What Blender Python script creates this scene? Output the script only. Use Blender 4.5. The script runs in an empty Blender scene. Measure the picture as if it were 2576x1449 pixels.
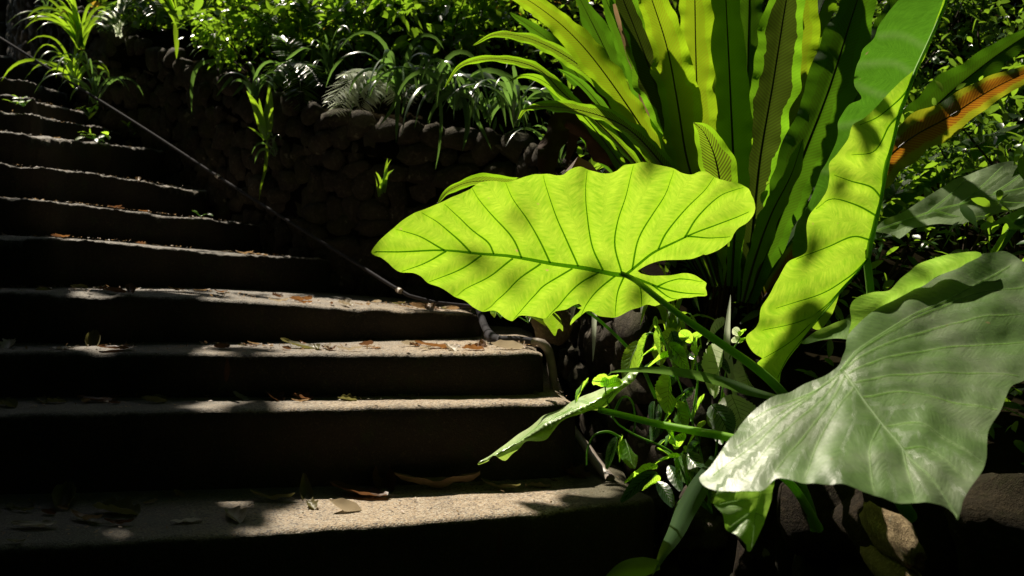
import bpy, bmesh, math, random
import numpy as np
from mathutils import Vector, Matrix, noise, geometry
R = random.Random(7)
NP = np.random.RandomState(11)
D = bpy.data
SC = bpy.context.scene
COL = SC.collection

# ------------------------------------------------------------------ camera
F = 2504.0            # focal length in picture units (picture is 2576 x 1449 units)
EYE = Vector((0, 0, 1.4))
PITCH = math.atan(84.5 / F)
FW = Vector((0, math.cos(PITCH), -math.sin(PITCH)))
UPV = Vector((0, math.sin(PITCH), math.cos(PITCH)))
def W(u, v, d):
    return EYE + FW * d + Vector((1, 0, 0)) * ((u - 1288) / F * d) + UPV * ((724.5 - v) / F * d)
cam = D.objects.new('camera', D.cameras.new('camera'))
COL.objects.link(cam)
cam.location = EYE
cam.rotation_euler = (math.pi / 2 - PITCH, 0, 0)
cam.data.sensor_width = 36
cam.data.lens = 36 * F / 2576
cam.data.clip_start = 0.02
cam.data.clip_end = 400
cam.data.dof.use_dof = True
cam.data.dof.focus_distance = 1.75
cam.data.dof.aperture_fstop = 9
SC.camera = cam

# ------------------------------------------------------------------ light
SUN = Vector((-.36, .53, .77)).normalized()
wd = D.worlds.new('World'); SC.world = wd; wd.use_nodes = True
nt = wd.node_tree
sky = nt.nodes.new('ShaderNodeTexSky'); sky.sky_type = 'NISHITA'; sky.sun_disc = False
sky.sun_elevation = math.asin(SUN.z)
sky.sun_rotation = math.atan2(SUN.x, SUN.y)
bg = nt.nodes['Background']; bg.inputs[1].default_value = 0.08
nt.links.new(sky.outputs[0], bg.inputs[0])
sl = D.lights.new('sun', 'SUN'); sl.energy = 5.0; sl.angle = math.radians(.5); sl.color = (1, .9, .74)
so = D.objects.new('sun', sl); COL.objects.link(so)
so.rotation_euler = SUN.to_track_quat('Z', 'Y').to_euler()
so.location = (-4, 6, 9)
SC.view_settings.view_transform = 'Standard'
SC.view_settings.look = 'None'
SC.view_settings.exposure = 0.62
SC.view_settings.gamma = 1
SC.cycles.max_bounces = 6
SC.cycles.diffuse_bounces = 3
SC.cycles.glossy_bounces = 2
SC.cycles.transmission_bounces = 4
SC.cycles.sample_clamp_indirect = 4

# ------------------------------------------------------------------ object helpers
def mk(name, verts, faces, mat, parent=None, attrs=None, smooth=True):
    me = D.meshes.new(name)
    me.from_pydata([tuple(v) for v in verts], [], [tuple(int(i) for i in f) for f in faces])
    me.materials.append(mat)
    if smooth:
        me.polygons.foreach_set('use_smooth', [True] * len(me.polygons))
    for k, a in (attrs or {}).items():
        a = np.asarray(a, dtype=np.float32)
        if a.ndim == 2:
            at = me.attributes.new(k, 'FLOAT_VECTOR', 'POINT'); at.data.foreach_set('vector', a.ravel())
        else:
            at = me.attributes.new(k, 'FLOAT', 'POINT'); at.data.foreach_set('value', a)
    me.update()
    o = D.objects.new(name, me); COL.objects.link(o)
    if parent is not None:
        o.parent = parent
        o.matrix_parent_inverse = Matrix.Translation(-parent.location)
    return o
def tag(o, label, cat, group=None, kind=None):
    if label: o['label'] = label
    if cat: o['category'] = cat
    if group: o['group'] = group
    if kind: o['kind'] = kind
    return o
def thing(name, loc, label, cat, group=None):
    o = D.objects.new(name, None); COL.objects.link(o); o.location = loc
    o.empty_display_size = .05
    return tag(o, label, cat, group)
def struct(o, kind='structure'):
    o['kind'] = kind; return o

class Acc:
    def __init__(s): s.v = []; s.f = []; s.a = []
    def add(s, v, f, a=None):
        n = len(s.v); s.v += [tuple(p) for p in v]
        s.f += [tuple(i + n for i in q) for q in f]
        if a is not None: s.a += list(a)

def spline(pts, n):
    """centripetal-ish catmull rom through pts, n samples evenly by arc"""
    P = [np.array(p, float) for p in pts]
    if len(P) == 2: P = [P[0], (P[0] + P[1]) / 2, P[1]]
    P = [2 * P[0] - P[1]] + P + [2 * P[-1] - P[-2]]
    out = []
    for i in range(1, len(P) - 2):
        for k in range(12):
            t = k / 12
            a, b, c, d = P[i - 1], P[i], P[i + 1], P[i + 2]
            out.append(.5 * ((2 * b) + (c - a) * t + (2 * a - 5 * b + 4 * c - d) * t * t + (3 * b - a - 3 * c + d) * t ** 3))
    out.append(P[-2])
    out = np.array(out)
    L = np.concatenate([[0], np.cumsum(np.linalg.norm(np.diff(out, axis=0), axis=1))])
    q = np.linspace(0, L[-1], n)
    return np.stack([np.interp(q, L, out[:, k]) for k in range(out.shape[1])], 1), L[-1]
def closed_spline(pts, step):
    P = [np.array(p, float) for p in pts]; n = len(P); out = []
    for i in range(n):
        a, b, c, d = P[i - 1], P[i], P[(i + 1) % n], P[(i + 2) % n]
        m = max(1, int(np.linalg.norm(c - b) / step))
        for k in range(m):
            t = k / m
            out.append(.5 * ((2 * b) + (c - a) * t + (2 * a - 5 * b + 4 * c - d) * t * t + (3 * b - a - 3 * c + d) * t ** 3))
    return out

def tube(acc, pts, radii, n=8, a=None):
    pts = [Vector(p) for p in pts]
    m = len(pts); V = []; Fc = []; A = []
    ref = Vector((0, 0, 1))
    for i, p in enumerate(pts):
        T = (pts[min(i + 1, m - 1)] - pts[max(i - 1, 0)]).normalized()
        S = T.cross(ref)
        if S.length < 1e-3: S = T.cross(Vector((1, 0, 0)))
        S.normalize(); B = S.cross(T)
        r = radii[i] if hasattr(radii, '__len__') else radii
        for k in range(n):
            an = 2 * math.pi * k / n
            V.append(p + S * math.cos(an) * r + B * math.sin(an) * r)
            A.append((k / n, i / m, 0))
    for i in range(m - 1):
        for k in range(n):
            Fc.append((i * n + k, i * n + (k + 1) % n, (i + 1) * n + (k + 1) % n, (i + 1) * n + k))
    Fc.append(tuple(range(n))); Fc.append(tuple((m - 1) * n + k for k in reversed(range(n))))
    acc.add(V, Fc, A)
def wtube(acc, ctrl, r0, r1, n=8, m=24):
    P, _ = spline([tuple(W(*c)) for c in ctrl], m)
    tube(acc, P, [r0 + (r1 - r0) * i / (m - 1) for i in range(m)], n)

# ------------------------------------------------------------------ materials
def newmat(name):
    m = D.materials.new(name); m.use_nodes = True
    n = m.node_tree.nodes; n.clear()
    return m, n, m.node_tree.links
def node(n, t, **k):
    x = n.new(t)
    for a, b in k.items(): setattr(x, a, b)
    return x
def math_(n, l, op, a, b=None, clamp=False):
    x = n.new('ShaderNodeMath'); x.operation = op; x.use_clamp = clamp
    for i, q in enumerate((a, b)):
        if q is None: continue
        if isinstance(q, (int, float)): x.inputs[i].default_value = q
        else: l.new(q, x.inputs[i])
    return x.outputs[0]
def mixc(n, l, f, a, b, mode='MIX'):
    x = n.new('ShaderNodeMix'); x.data_type = 'RGBA'; x.blend_type = mode
    for i, q in ((0, f), (6, a), (7, b)):
        if isinstance(q, (int, float)): x.inputs[i].default_value = q
        elif isinstance(q, tuple): x.inputs[i].default_value = (*q, 1)
        else: l.new(q, x.inputs[i])
    return x.outputs[2]
def noise_(n, l, co, scale, detail=4, rough=.55):
    x = n.new('ShaderNodeTexNoise'); x.inputs['Scale'].default_value = scale
    x.inputs['Detail'].default_value = detail; x.inputs['Roughness'].default_value = rough
    if co is not None: l.new(co, x.inputs['Vector'])
    return x.outputs['Fac']
def ramp(n, l, f, lo, hi):
    x = n.new('ShaderNodeMapRange'); x.inputs[1].default_value = lo; x.inputs[2].default_value = hi
    l.new(f, x.inputs[0]); return x.outputs[0]
def finish_leaf(m, n, l, dif, tra, mix, rough, spec=.5, bump=None, bs=.3, bd=.002):
    p = node(n, 'ShaderNodeBsdfPrincipled'); p.inputs['Roughness'].default_value = rough
    p.inputs['Specular IOR Level'].default_value = spec
    t = node(n, 'ShaderNodeBsdfTranslucent'); s = node(n, 'ShaderNodeMixShader'); s.inputs[0].default_value = mix
    o = node(n, 'ShaderNodeOutputMaterial')
    for q, i in ((dif, p.inputs['Base Color']), (tra, t.inputs['Color'])):
        if isinstance(q, tuple): i.default_value = (*q, 1)
        else: l.new(q, i)
    if bump is not None:
        b = node(n, 'ShaderNodeBump'); b.inputs['Strength'].default_value = bs; b.inputs['Distance'].default_value = bd
        l.new(bump, b.inputs['Height']); l.new(b.outputs[0], p.inputs['Normal']); l.new(b.outputs[0], t.inputs['Normal'])
    l.new(p.outputs[0], s.inputs[1]); l.new(t.outputs[0], s.inputs[2]); l.new(s.outputs[0], o.inputs[0])
    return m
def leafmat(name, dif, tra, mix=.5, rough=.4, spec=.5, var=.35, scale=6, yel=None):
    m, n, l = newmat(name)
    g = node(n, 'ShaderNodeNewGeometry')
    oi = g.outputs['Random Per Island']
    f = noise_(n, l, g.outputs['Position'], scale)
    k = math_(n, l, 'ADD', math_(n, l, 'MULTIPLY', oi, var * 1.4), math_(n, l, 'MULTIPLY', f, var))
    k = math_(n, l, 'ADD', k, 1 - var * 1.2)
    dk = tuple(c * .55 for c in dif); tk = tuple(c * .55 for c in tra)
    kk = math_(n, l, 'MULTIPLY', math_(n, l, 'SUBTRACT', k, .55), 2, True)
    dc = mixc(n, l, kk, dk, dif); tc = mixc(n, l, kk, tk, tra)
    if yel:
        y = math_(n, l, 'GREATER_THAN', oi, 1 - yel)
        dc = mixc(n, l, y, dc, (.25, .2, .03)); tc = mixc(n, l, y, tc, (.75, .5, .05))
    return finish_leaf(m, n, l, dc, tc, mix, rough, spec)

def big_leaf_mat(name, dif, tra, mix, rough, veincol, veintra, spec=.5, sheen_paint=.0):
    """blade with fine feathered side nerves driven by vd (distance to nearest vein) and va (along it)"""
    m, n, l = newmat(name)
    a = node(n, 'ShaderNodeAttribute', attribute_name='vx')
    sp = node(n, 'ShaderNodeSeparateXYZ'); l.new(a.outputs['Vector'], sp.inputs[0])
    g = node(n, 'ShaderNodeNewGeometry')
    cb = node(n, 'ShaderNodeCombineXYZ')
    l.new(math_(n, l, 'MULTIPLY', sp.outputs[0], .16), cb.inputs[0])
    l.new(math_(n, l, 'MULTIPLY', math_(n, l, 'ADD', sp.outputs[1], math_(n, l, 'MULTIPLY', sp.outputs[0], .22)), 1.7), cb.inputs[1])
    fine = noise_(n, l, cb.outputs[0], 5.0, 3, .6)
    big = noise_(n, l, g.outputs['Position'], 14, 4, .6)
    mid = noise_(n, l, g.outputs['Position'], 60, 4, .6)
    k = math_(n, l, 'ADD', math_(n, l, 'MULTIPLY', fine, 1.1), math_(n, l, 'MULTIPLY', big, .7))
    k = math_(n, l, 'ADD', k, math_(n, l, 'MULTIPLY', mid, .08))
    k = math_(n, l, 'MULTIPLY', math_(n, l, 'SUBTRACT', k, .62), 1.7, True)
    near = math_(n, l, 'MULTIPLY', sp.outputs[0], 3.0 if sheen_paint else 1.25, True)       # 0 at the vein .. 1 away
    tc = mixc(n, l, k, tuple(c * q for c, q in zip(tra, (.5, .68, .6))), tuple(min(1, c * q) for c, q in zip(tra, (1.12, 1.06, 2))))
    dc = mixc(n, l, k, tuple(c * .7 for c in dif), dif)
    if sheen_paint:
        cl = ramp(n, l, noise_(n, l, g.outputs['Position'], 9, 5, .6), .45, .7)
        dc = mixc(n, l, math_(n, l, 'MULTIPLY', cl, sheen_paint), dc, (.40, .42, .33))  # pale grey patches paint the leaf's silvery sheen into its colour
    e = math_(n, l, 'POWER', near, .5)
    tc = mixc(n, l, e, veintra, tc); dc = mixc(n, l, e, veincol, dc)
    sc = ramp(n, l, noise_(n, l, g.outputs['Position'], 45, 2, .5), .74, .78)      # small tan scars
    tc = mixc(n, l, sc, tc, (.5, .4, .1)); dc = mixc(n, l, sc, dc, (.3, .24, .1))
    h = math_(n, l, 'ADD', math_(n, l, 'MULTIPLY', fine, .5), math_(n, l, 'MULTIPLY', mid, .6))
    return finish_leaf(m, n, l, dc, tc, mix, rough, spec, h, .35, .003)

def frond_mat(name, tra=(.33, .64, .015), dif=(.045, .12, .015), sori_shade=(.075, .05, .008), zone=.62, rust=False, dark=False):  # sori zone widened and darkened to take in the frond's brown shadow
    m, n, l = newmat(name)
    a = node(n, 'ShaderNodeAttribute', attribute_name='st')
    sp = node(n, 'ShaderNodeSeparateXYZ'); l.new(a.outputs['Vector'], sp.inputs[0])
    g = node(n, 'ShaderNodeNewGeometry')
    s = math_(n, l, 'ABSOLUTE', sp.outputs[0])
    nz = noise_(n, l, g.outputs['Position'], 13, 3)
    z = math_(n, l, 'ADD', s, math_(n, l, 'MULTIPLY', math_(n, l, 'SUBTRACT', nz, .5), .9))
    inz = math_(n, l, 'LESS_THAN', z, zone)
    ph = math_(n, l, 'MULTIPLY', math_(n, l, 'SUBTRACT', sp.outputs[1], math_(n, l, 'MULTIPLY', s, .038)), 850)
    w = math_(n, l, 'SINE', ph)
    st = math_(n, l, 'ADD', math_(n, l, 'MULTIPLY', ramp(n, l, w, -.9, .6), .09 if dark else .8), .9 if dark else .05, True)
    stripe = math_(n, l, 'MULTIPLY', st, inz)
    wide = math_(n, l, 'MULTIPLY', sp.outputs[2], 1)
    stripe = math_(n, l, 'MULTIPLY', stripe, wide)
    f2 = math_(n, l, 'ADD', math_(n, l, 'MULTIPLY', math_(n, l, 'SINE', ph), .12), math_(n, l, 'ADD', nz, -.1), True)
    tc = mixc(n, l, f2, tuple(c * .7 for c in tra), tra)
    if rust:
        rz = ramp(n, l, z, .75, .35)
        tc = mixc(n, l, rz, tc, (.55, .23, .012))
    tc = mixc(n, l, stripe, tc, tuple(c * 1.2 for c in sori_shade))
    dc = mixc(n, l, stripe, dif, sori_shade)
    mr = math_(n, l, 'LESS_THAN', s, .035)
    tc = mixc(n, l, mr, tc, (.01, .008, .004)); dc = mixc(n, l, mr, dc, (.02, .014, .01))
    return finish_leaf(m, n, l, dc, tc, .6, .55, .15 if dark else .3, math_(n, l, 'SINE', ph), .05, .001)

def stone_mat(name, c1, c2, moss=(.05, .06, .012), mossf=.5, scale=1, bump=.6):
    m, n, l = newmat(name)
    g = node(n, 'ShaderNodeNewGeometry')
    po = g.outputs['Position']
    a = noise_(n, l, po, 9 * scale, 6, .6); b = noise_(n, l, po, 70 * scale, 6, .7); c = noise_(n, l, po, 300 * scale, 3, .6)
    col = mixc(n, l, ramp(n, l, a, .3, .7), c1, c2)
    col = mixc(n, l, math_(n, l, 'MULTIPLY', g.outputs['Random Per Island'], .5), col, tuple(x * .6 for x in c1))
    col = mixc(n, l, ramp(n, l, b, .5, .8), col, tuple(min(1, x * 1.8) for x in c2))
    col = mixc(n, l, math_(n, l, 'MULTIPLY', ramp(n, l, noise_(n, l, po, 5 * scale, 6, .7), .5, .62), mossf), col, moss)
    li = ramp(n, l, noise_(n, l, po, 22 * scale, 3, .5), .68, .71)
    col = mixc(n, l, math_(n, l, 'MULTIPLY', li, .5), col, (.3, .28, .2))
    p = node(n, 'ShaderNodeBsdfPrincipled'); p.inputs['Roughness'].default_value = .9; p.inputs['Specular IOR Level'].default_value = .1
    l.new(col, p.inputs['Base Color'])
    h = math_(n, l, 'ADD', math_(n, l, 'MULTIPLY', b, 1.0), math_(n, l, 'MULTIPLY', c, .35))
    bp = node(n, 'ShaderNodeBump'); bp.inputs['Strength'].default_value = bump; bp.inputs['Distance'].default_value = .01
    l.new(h, bp.inputs['Height']); l.new(bp.outputs[0], p.inputs['Normal'])
    o = node(n, 'ShaderNodeOutputMaterial'); l.new(p.outputs[0], o.inputs[0])
    return m
def step_mat():
    m, n, l = newmat('worn_concrete')
    g = node(n, 'ShaderNodeNewGeometry'); po = g.outputs['Position']
    a = noise_(n, l, po, 6, 6, .6); b = noise_(n, l, po, 140, 4, .7); c = noise_(n, l, po, 420, 3, .7)
    vo = node(n, 'ShaderNodeTexVoronoi'); vo.inputs['Scale'].default_value = 260; l.new(po, vo.inputs['Vector'])
    tread = mixc(n, l, ramp(n, l, a, .3, .7), (.28, .21, .135), (.42, .315, .2))
    sepc = node(n, 'ShaderNodeSeparateColor'); l.new(vo.outputs['Color'], sepc.inputs[0])
    tread = mixc(n, l, ramp(n, l, sepc.outputs[0], .55, 1), tread, (.5, .44, .34))
    tread = mixc(n, l, ramp(n, l, sepc.outputs[1], .72, .95), tread, (.09, .07, .055))
    tread = mixc(n, l, ramp(n, l, noise_(n, l, po, 28, 5, .7), .55, .75), tread, (.13, .1, .06))
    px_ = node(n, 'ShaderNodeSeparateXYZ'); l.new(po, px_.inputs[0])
    left_grey = math_(n, l, 'ADD', math_(n, l, 'MULTIPLY', px_.outputs[0], -1.3), math_(n, l, 'MULTIPLY', math_(n, l, 'SUBTRACT', noise_(n, l, po, 3.5, 6, .65), .5), 2.2))
    tread = mixc(n, l, math_(n, l, 'MULTIPLY', ramp(n, l, left_grey, .15, 1.0), .75), tread, (.095, .095, .09))  # treads mixed greyer towards the left, broken up by noise
    tread = mixc(n, l, ramp(n, l, c, .6, .72), tread, (.5, .47, .42))
    riser = mixc(n, l, ramp(n, l, a, .35, .65), (.018, .015, .01), (.045, .032, .02))  # riser tone: moss growth, darkened further to carry its backlit shade
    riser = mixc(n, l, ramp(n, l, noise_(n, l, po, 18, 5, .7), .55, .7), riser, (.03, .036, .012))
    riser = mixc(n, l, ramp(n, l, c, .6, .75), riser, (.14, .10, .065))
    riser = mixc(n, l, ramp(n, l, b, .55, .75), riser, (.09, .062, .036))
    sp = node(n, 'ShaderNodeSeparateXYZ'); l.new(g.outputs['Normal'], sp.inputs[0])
    at = node(n, 'ShaderNodeAttribute', attribute_name='moss')
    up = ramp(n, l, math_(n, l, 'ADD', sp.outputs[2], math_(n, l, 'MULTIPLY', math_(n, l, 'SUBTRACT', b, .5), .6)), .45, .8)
    mf = ramp(n, l, math_(n, l, 'ADD', at.outputs['Fac'], math_(n, l, 'MULTIPLY', math_(n, l, 'SUBTRACT', noise_(n, l, po, 25, 5, .7), .5), .8)), .4, .7)
    tread = mixc(n, l, math_(n, l, 'MULTIPLY', mf, .85), tread, (.05, .048, .014))
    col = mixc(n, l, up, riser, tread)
    p = node(n, 'ShaderNodeBsdfPrincipled'); p.inputs['Roughness'].default_value = .8
    l.new(col, p.inputs['Base Color'])
    h = math_(n, l, 'ADD', math_(n, l, 'MULTIPLY', b, .8), math_(n, l, 'MULTIPLY', c, .5))
    h = math_(n, l, 'ADD', h, math_(n, l, 'MULTIPLY', vo.outputs['Distance'], .5))
    bp = node(n, 'ShaderNodeBump'); bp.inputs['Strength'].default_value = .7; bp.inputs['Distance'].default_value = .004
    l.new(h, bp.inputs['Height']); l.new(bp.outputs[0], p.inputs['Normal'])
    o = node(n, 'ShaderNodeOutputMaterial'); l.new(p.outputs[0], o.inputs[0])
    return m
def plain(name, c, rough=.5, spec=.5, scale=40, var=.4, bump=.2):
    m, n, l = newmat(name)
    g = node(n, 'ShaderNodeNewGeometry')
    f = noise_(n, l, g.outputs['Position'], scale, 5, .6)
    col = mixc(n, l, f, tuple(x * (1 - var) for x in c), tuple(min(1, x * (1 + var)) for x in c))
    p = node(n, 'ShaderNodeBsdfPrincipled'); p.inputs['Roughness'].default_value = rough
    p.inputs['Specular IOR Level'].default_value = spec
    l.new(col, p.inputs['Base Color'])
    bp = node(n, 'ShaderNodeBump'); bp.inputs['Strength'].default_value = bump; bp.inputs['Distance'].default_value = .003
    l.new(f, bp.inputs['Height']); l.new(bp.outputs[0], p.inputs['Normal'])
    o = node(n, 'ShaderNodeOutputMaterial'); l.new(p.outputs[0], o.inputs[0])
    return m

M = {}
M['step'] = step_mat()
M['wall'] = stone_mat('field_stone', (.045, .038, .029), (.08, .068, .05), mossf=.4)
M['walld'] = stone_mat('shade_painted_stone', (.012, .009, .006), (.024, .017, .01), moss=(.009, .01, .004), mossf=.7)  # stone colour darkened to paint in the shade beside the step ends
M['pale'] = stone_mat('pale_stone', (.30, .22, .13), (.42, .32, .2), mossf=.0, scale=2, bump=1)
M['wallf'] = stone_mat('mossy_stone_shaded', (.02, .016, .009), (.034, .026, .015), moss=(.024, .026, .008), mossf=.9, scale=1.6, bump=1)  # moss is the stones' own; base tone darkened in place of shade
M['mortar'] = plain('damp_mortar', (.015, .012, .009), .95, .0, 60, .5, .6)
M['soil'] = plain('dark_soil', (.011, .009, .005), .95, .0, 30, .6, .8)
M['pipe'] = plain('grey_pipe', (.06, .058, .065), .9, .05, 90, .25, .1)
M['pipe2'] = plain('pale_pipe', (.34, .29, .24), .5, .5, 60, .3, .15)
M['bark'] = plain('bark', (.06, .045, .03), .9, .2, 20, .5, .8)
M['ear'] = big_leaf_mat('backlit_leaf', (.09, .22, .02), (.43, .66, .022), .68, .42, (.1, .22, .02), (.3, .57, .01))
M['ear2'] = big_leaf_mat('glossy_leaf', (.15, .27, .075), (.42, .75, .05), .25, .46, (.36, .48, .24), (.4, .7, .1), spec=.9, sheen_paint=.45)
M['earf'] = big_leaf_mat('mid_leaf', (.13, .38, .02), (.3, .6, .01), .4, .8, (.2, .38, .08), (.4, .7, .06), spec=.0)
M['ear4'] = big_leaf_mat('dim_leaf', (.34, .47, .24), (.3, .5, .04), .25, .42, (.2, .3, .12), (.3, .5, .05), spec=.9)
M['ear5'] = big_leaf_mat('bright_leaf', (.62, .80, .36), (.6, .85, .08), .3, .3, (.35, .55, .2), (.45, .65, .06), spec=.9)
M['ear3'] = big_leaf_mat('pale_leaf', (.3, .5, .14), (.55, .9, .07), .45, .42, (.2, .4, .1), (.4, .7, .06), spec=.9)
M['vein'] = leafmat('vein_green', (.12, .3, .02), (.2, .52, .012), .62, .4, var=.1)
M['vein2'] = leafmat('vein_pale', (.42, .58, .3), (.35, .65, .1), .35, .45, var=.1)
def gel(m, f, c):
    n = m.node_tree.nodes; l = m.node_tree.links
    o = [x for x in n if x.type == 'OUTPUT_MATERIAL'][0]; src = o.inputs[0].links[0].from_socket
    t = n.new('ShaderNodeBsdfTransparent'); t.inputs[0].default_value = (*c, 1)
    k = n.new('ShaderNodeMixShader'); k.inputs[0].default_value = f
    l.new(src, k.inputs[1]); l.new(t.outputs[0], k.inputs[2]); l.new(k.outputs[0], o.inputs[0])
gel(M['vein'], .64, (.5, .66, .3)); gel(M['vein2'], .72, (.96, 1, .9))
M['petiole'] = leafmat('petiole_green', (.2, .42, .06), (.3, .62, .04), .3, .33, var=.15, spec=.6)
M['petiole2'] = leafmat('petiole_bright', (.3, .6, .08), (.45, .8, .06), .35, .3, var=.1, spec=.8)
M['frond'] = frond_mat('nest_fern')
M['frondy'] = frond_mat('nest_fern_yellow', tra=(.42, .68, .015), sori_shade=(.24, .3, .01), zone=.6)
M['frondk'] = frond_mat('nest_fern_sori_shade', tra=(.3, .68, .02), sori_shade=(.04, .055, .006), zone=.6, dark=True)  # dark centre is sori plus frond self-shadow put into the colour
M['frondd'] = frond_mat('nest_fern_shaded', tra=(.13, .34, .01), sori_shade=(.07, .15, .006), zone=.55)  # darker copy of the frond green, self-shading put into the colour
M['frondp'] = frond_mat('nest_fern_plain', zone=-.5)
M['frondr'] = frond_mat('nest_fern_rust', tra=(.45, .5, .02), sori_shade=(.24, .08, .01), zone=.6, rust=True)
M['rib'] = plain('dark_rib', (.018, .013, .008), .45, .5, 50, .3)
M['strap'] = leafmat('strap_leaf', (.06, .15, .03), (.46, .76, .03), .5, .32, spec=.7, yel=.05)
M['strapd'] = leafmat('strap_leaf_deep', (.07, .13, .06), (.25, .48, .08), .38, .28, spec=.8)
M['shrub'] = leafmat('shrub_leaf', (.04, .11, .02), (.36, .64, .03), .45, .3, spec=.7)
M['shrubg'] = leafmat('shrub_leaf_glossy', (.05, .1, .04), (.3, .55, .04), .3, .22, spec=1)
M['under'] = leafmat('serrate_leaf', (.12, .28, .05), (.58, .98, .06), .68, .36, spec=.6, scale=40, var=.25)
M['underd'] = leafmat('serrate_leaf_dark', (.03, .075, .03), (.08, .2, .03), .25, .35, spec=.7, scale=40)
M['underw'] = leafmat('serrate_leaf_glare', (.5, .54, .4), (.7, .78, .5), .5, .3, spec=.9, scale=60, var=.25)  # whitish colour stands in for sun gloss on these green leaves
M['canopy'] = leafmat('canopy_leaf', (.03, .06, .015), (.06, .15, .01), .3, .5)
M['fern'] = leafmat('fern_green', (.06, .13, .04), (.3, .6, .05), .4, .3, spec=.8)
M['silver'] = leafmat('fern_sun_glare', (.55, .6, .5), (.8, .88, .65), .6, .25, spec=1, var=.2)  # white sun glare painted into fern and strap leaf colour
def drymat(name, c, t):
    return leafmat(name, c, t, .35, .5, spec=.4, var=.4, scale=80)
M['dry1'] = drymat('dry_tan', (.34, .23, .13), (.42, .27, .13))
M['dry2'] = drymat('dry_brown', (.12, .065, .035), (.22, .1, .04))
M['dry3'] = drymat('dry_pale', (.5, .45, .35), (.55, .45, .3))
M['dry4'] = drymat('dry_olive', (.16, .145, .06), (.26, .24, .07))
M['dry5'] = drymat('dry_orange', (.24, .12, .05), (.38, .17, .05))
M['deadf'] = plain('dead_frond', (.07, .035, .018), .8, .2, 60, .5, .4)

# ------------------------------------------------------------------ steps
# front (nosing) line of every step: (u, v, depth)
STEPS = [
 [(-900, 1425, 1.55), (0, 1378, 1.66), (300, 1362, 1.70), (600, 1345, 1.74), (850, 1328, 1.79), (1000, 1318, 1.82), (1200, 1300, 1.86), (1350, 1287, 1.895), (1500, 1272, 1.93), (1590, 1262, 1.95), (1655, 1255, 1.97)],
 [(-900, 1062, 1.93), (0, 1042, 2.02), (400, 1034, 2.06), (700, 1029, 2.09), (1000, 1022, 2.12), (1250, 1017, 2.15), (1450, 1012, 2.18)],
 [(-900, 880, 2.2), (0, 884, 2.25), (400, 888, 2.25), (700, 890, 2.26), (1000, 890, 2.27), (1200, 888, 2.28), (1368, 884, 2.30)],
 [(-900, 715, 2.42), (0, 733, 2.45), (200, 738, 2.46), (400, 744, 2.5), (600, 757, 2.54), (800, 770, 2.6), (1000, 779, 2.65), (1208, 790, 2.7)],
 [(-900, 560, 2.6), (0, 592, 2.68), (200, 602, 2.8), (400, 622, 2.95), (600, 640, 3.1), (720, 645, 3.2), (840, 652, 3.35)],
 [(-900, 440, 2.8), (0, 496, 2.95), (200, 514, 3.15), (400, 538, 3.35), (600, 560, 3.6), (740, 575, 3.8)],
 [(-900, 340, 3.0), (0, 412, 3.25), (200, 431, 3.5), (400, 461, 3.8), (600, 487, 4.2)],
 [(-900, 230, 3.2), (0, 327, 3.55), (200, 352, 3.9), (400, 378, 4.35), (480, 392, 4.6)],
 [(-900, 150, 3.5), (0, 276, 3.85), (120, 298, 4.1), (260, 322, 4.5), (370, 352, 4.9)],
 [(-900, 110, 3.8), (0, 235, 4.15), (100, 256, 4.4), (250, 290, 4.9)],
 [(-900, 60, 4.1), (0, 192, 4.5), (100, 214, 4.8), (200, 240, 5.2)],
 [(-900, 0, 4.5), (0, 140, 5.0), (100, 165, 5.3), (200, 190, 5.7)],
]
stair = thing('stone_staircase', W(700, 1250, 2.0), 'rough concrete and stone garden steps curving up to the left, treads edged by sunlight', 'steps')
EDGE = []
for k, e in enumerate(STEPS):
    P, L = spline([tuple(W(*p)) for p in e], 300)
    EDGE.append(P)
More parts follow.
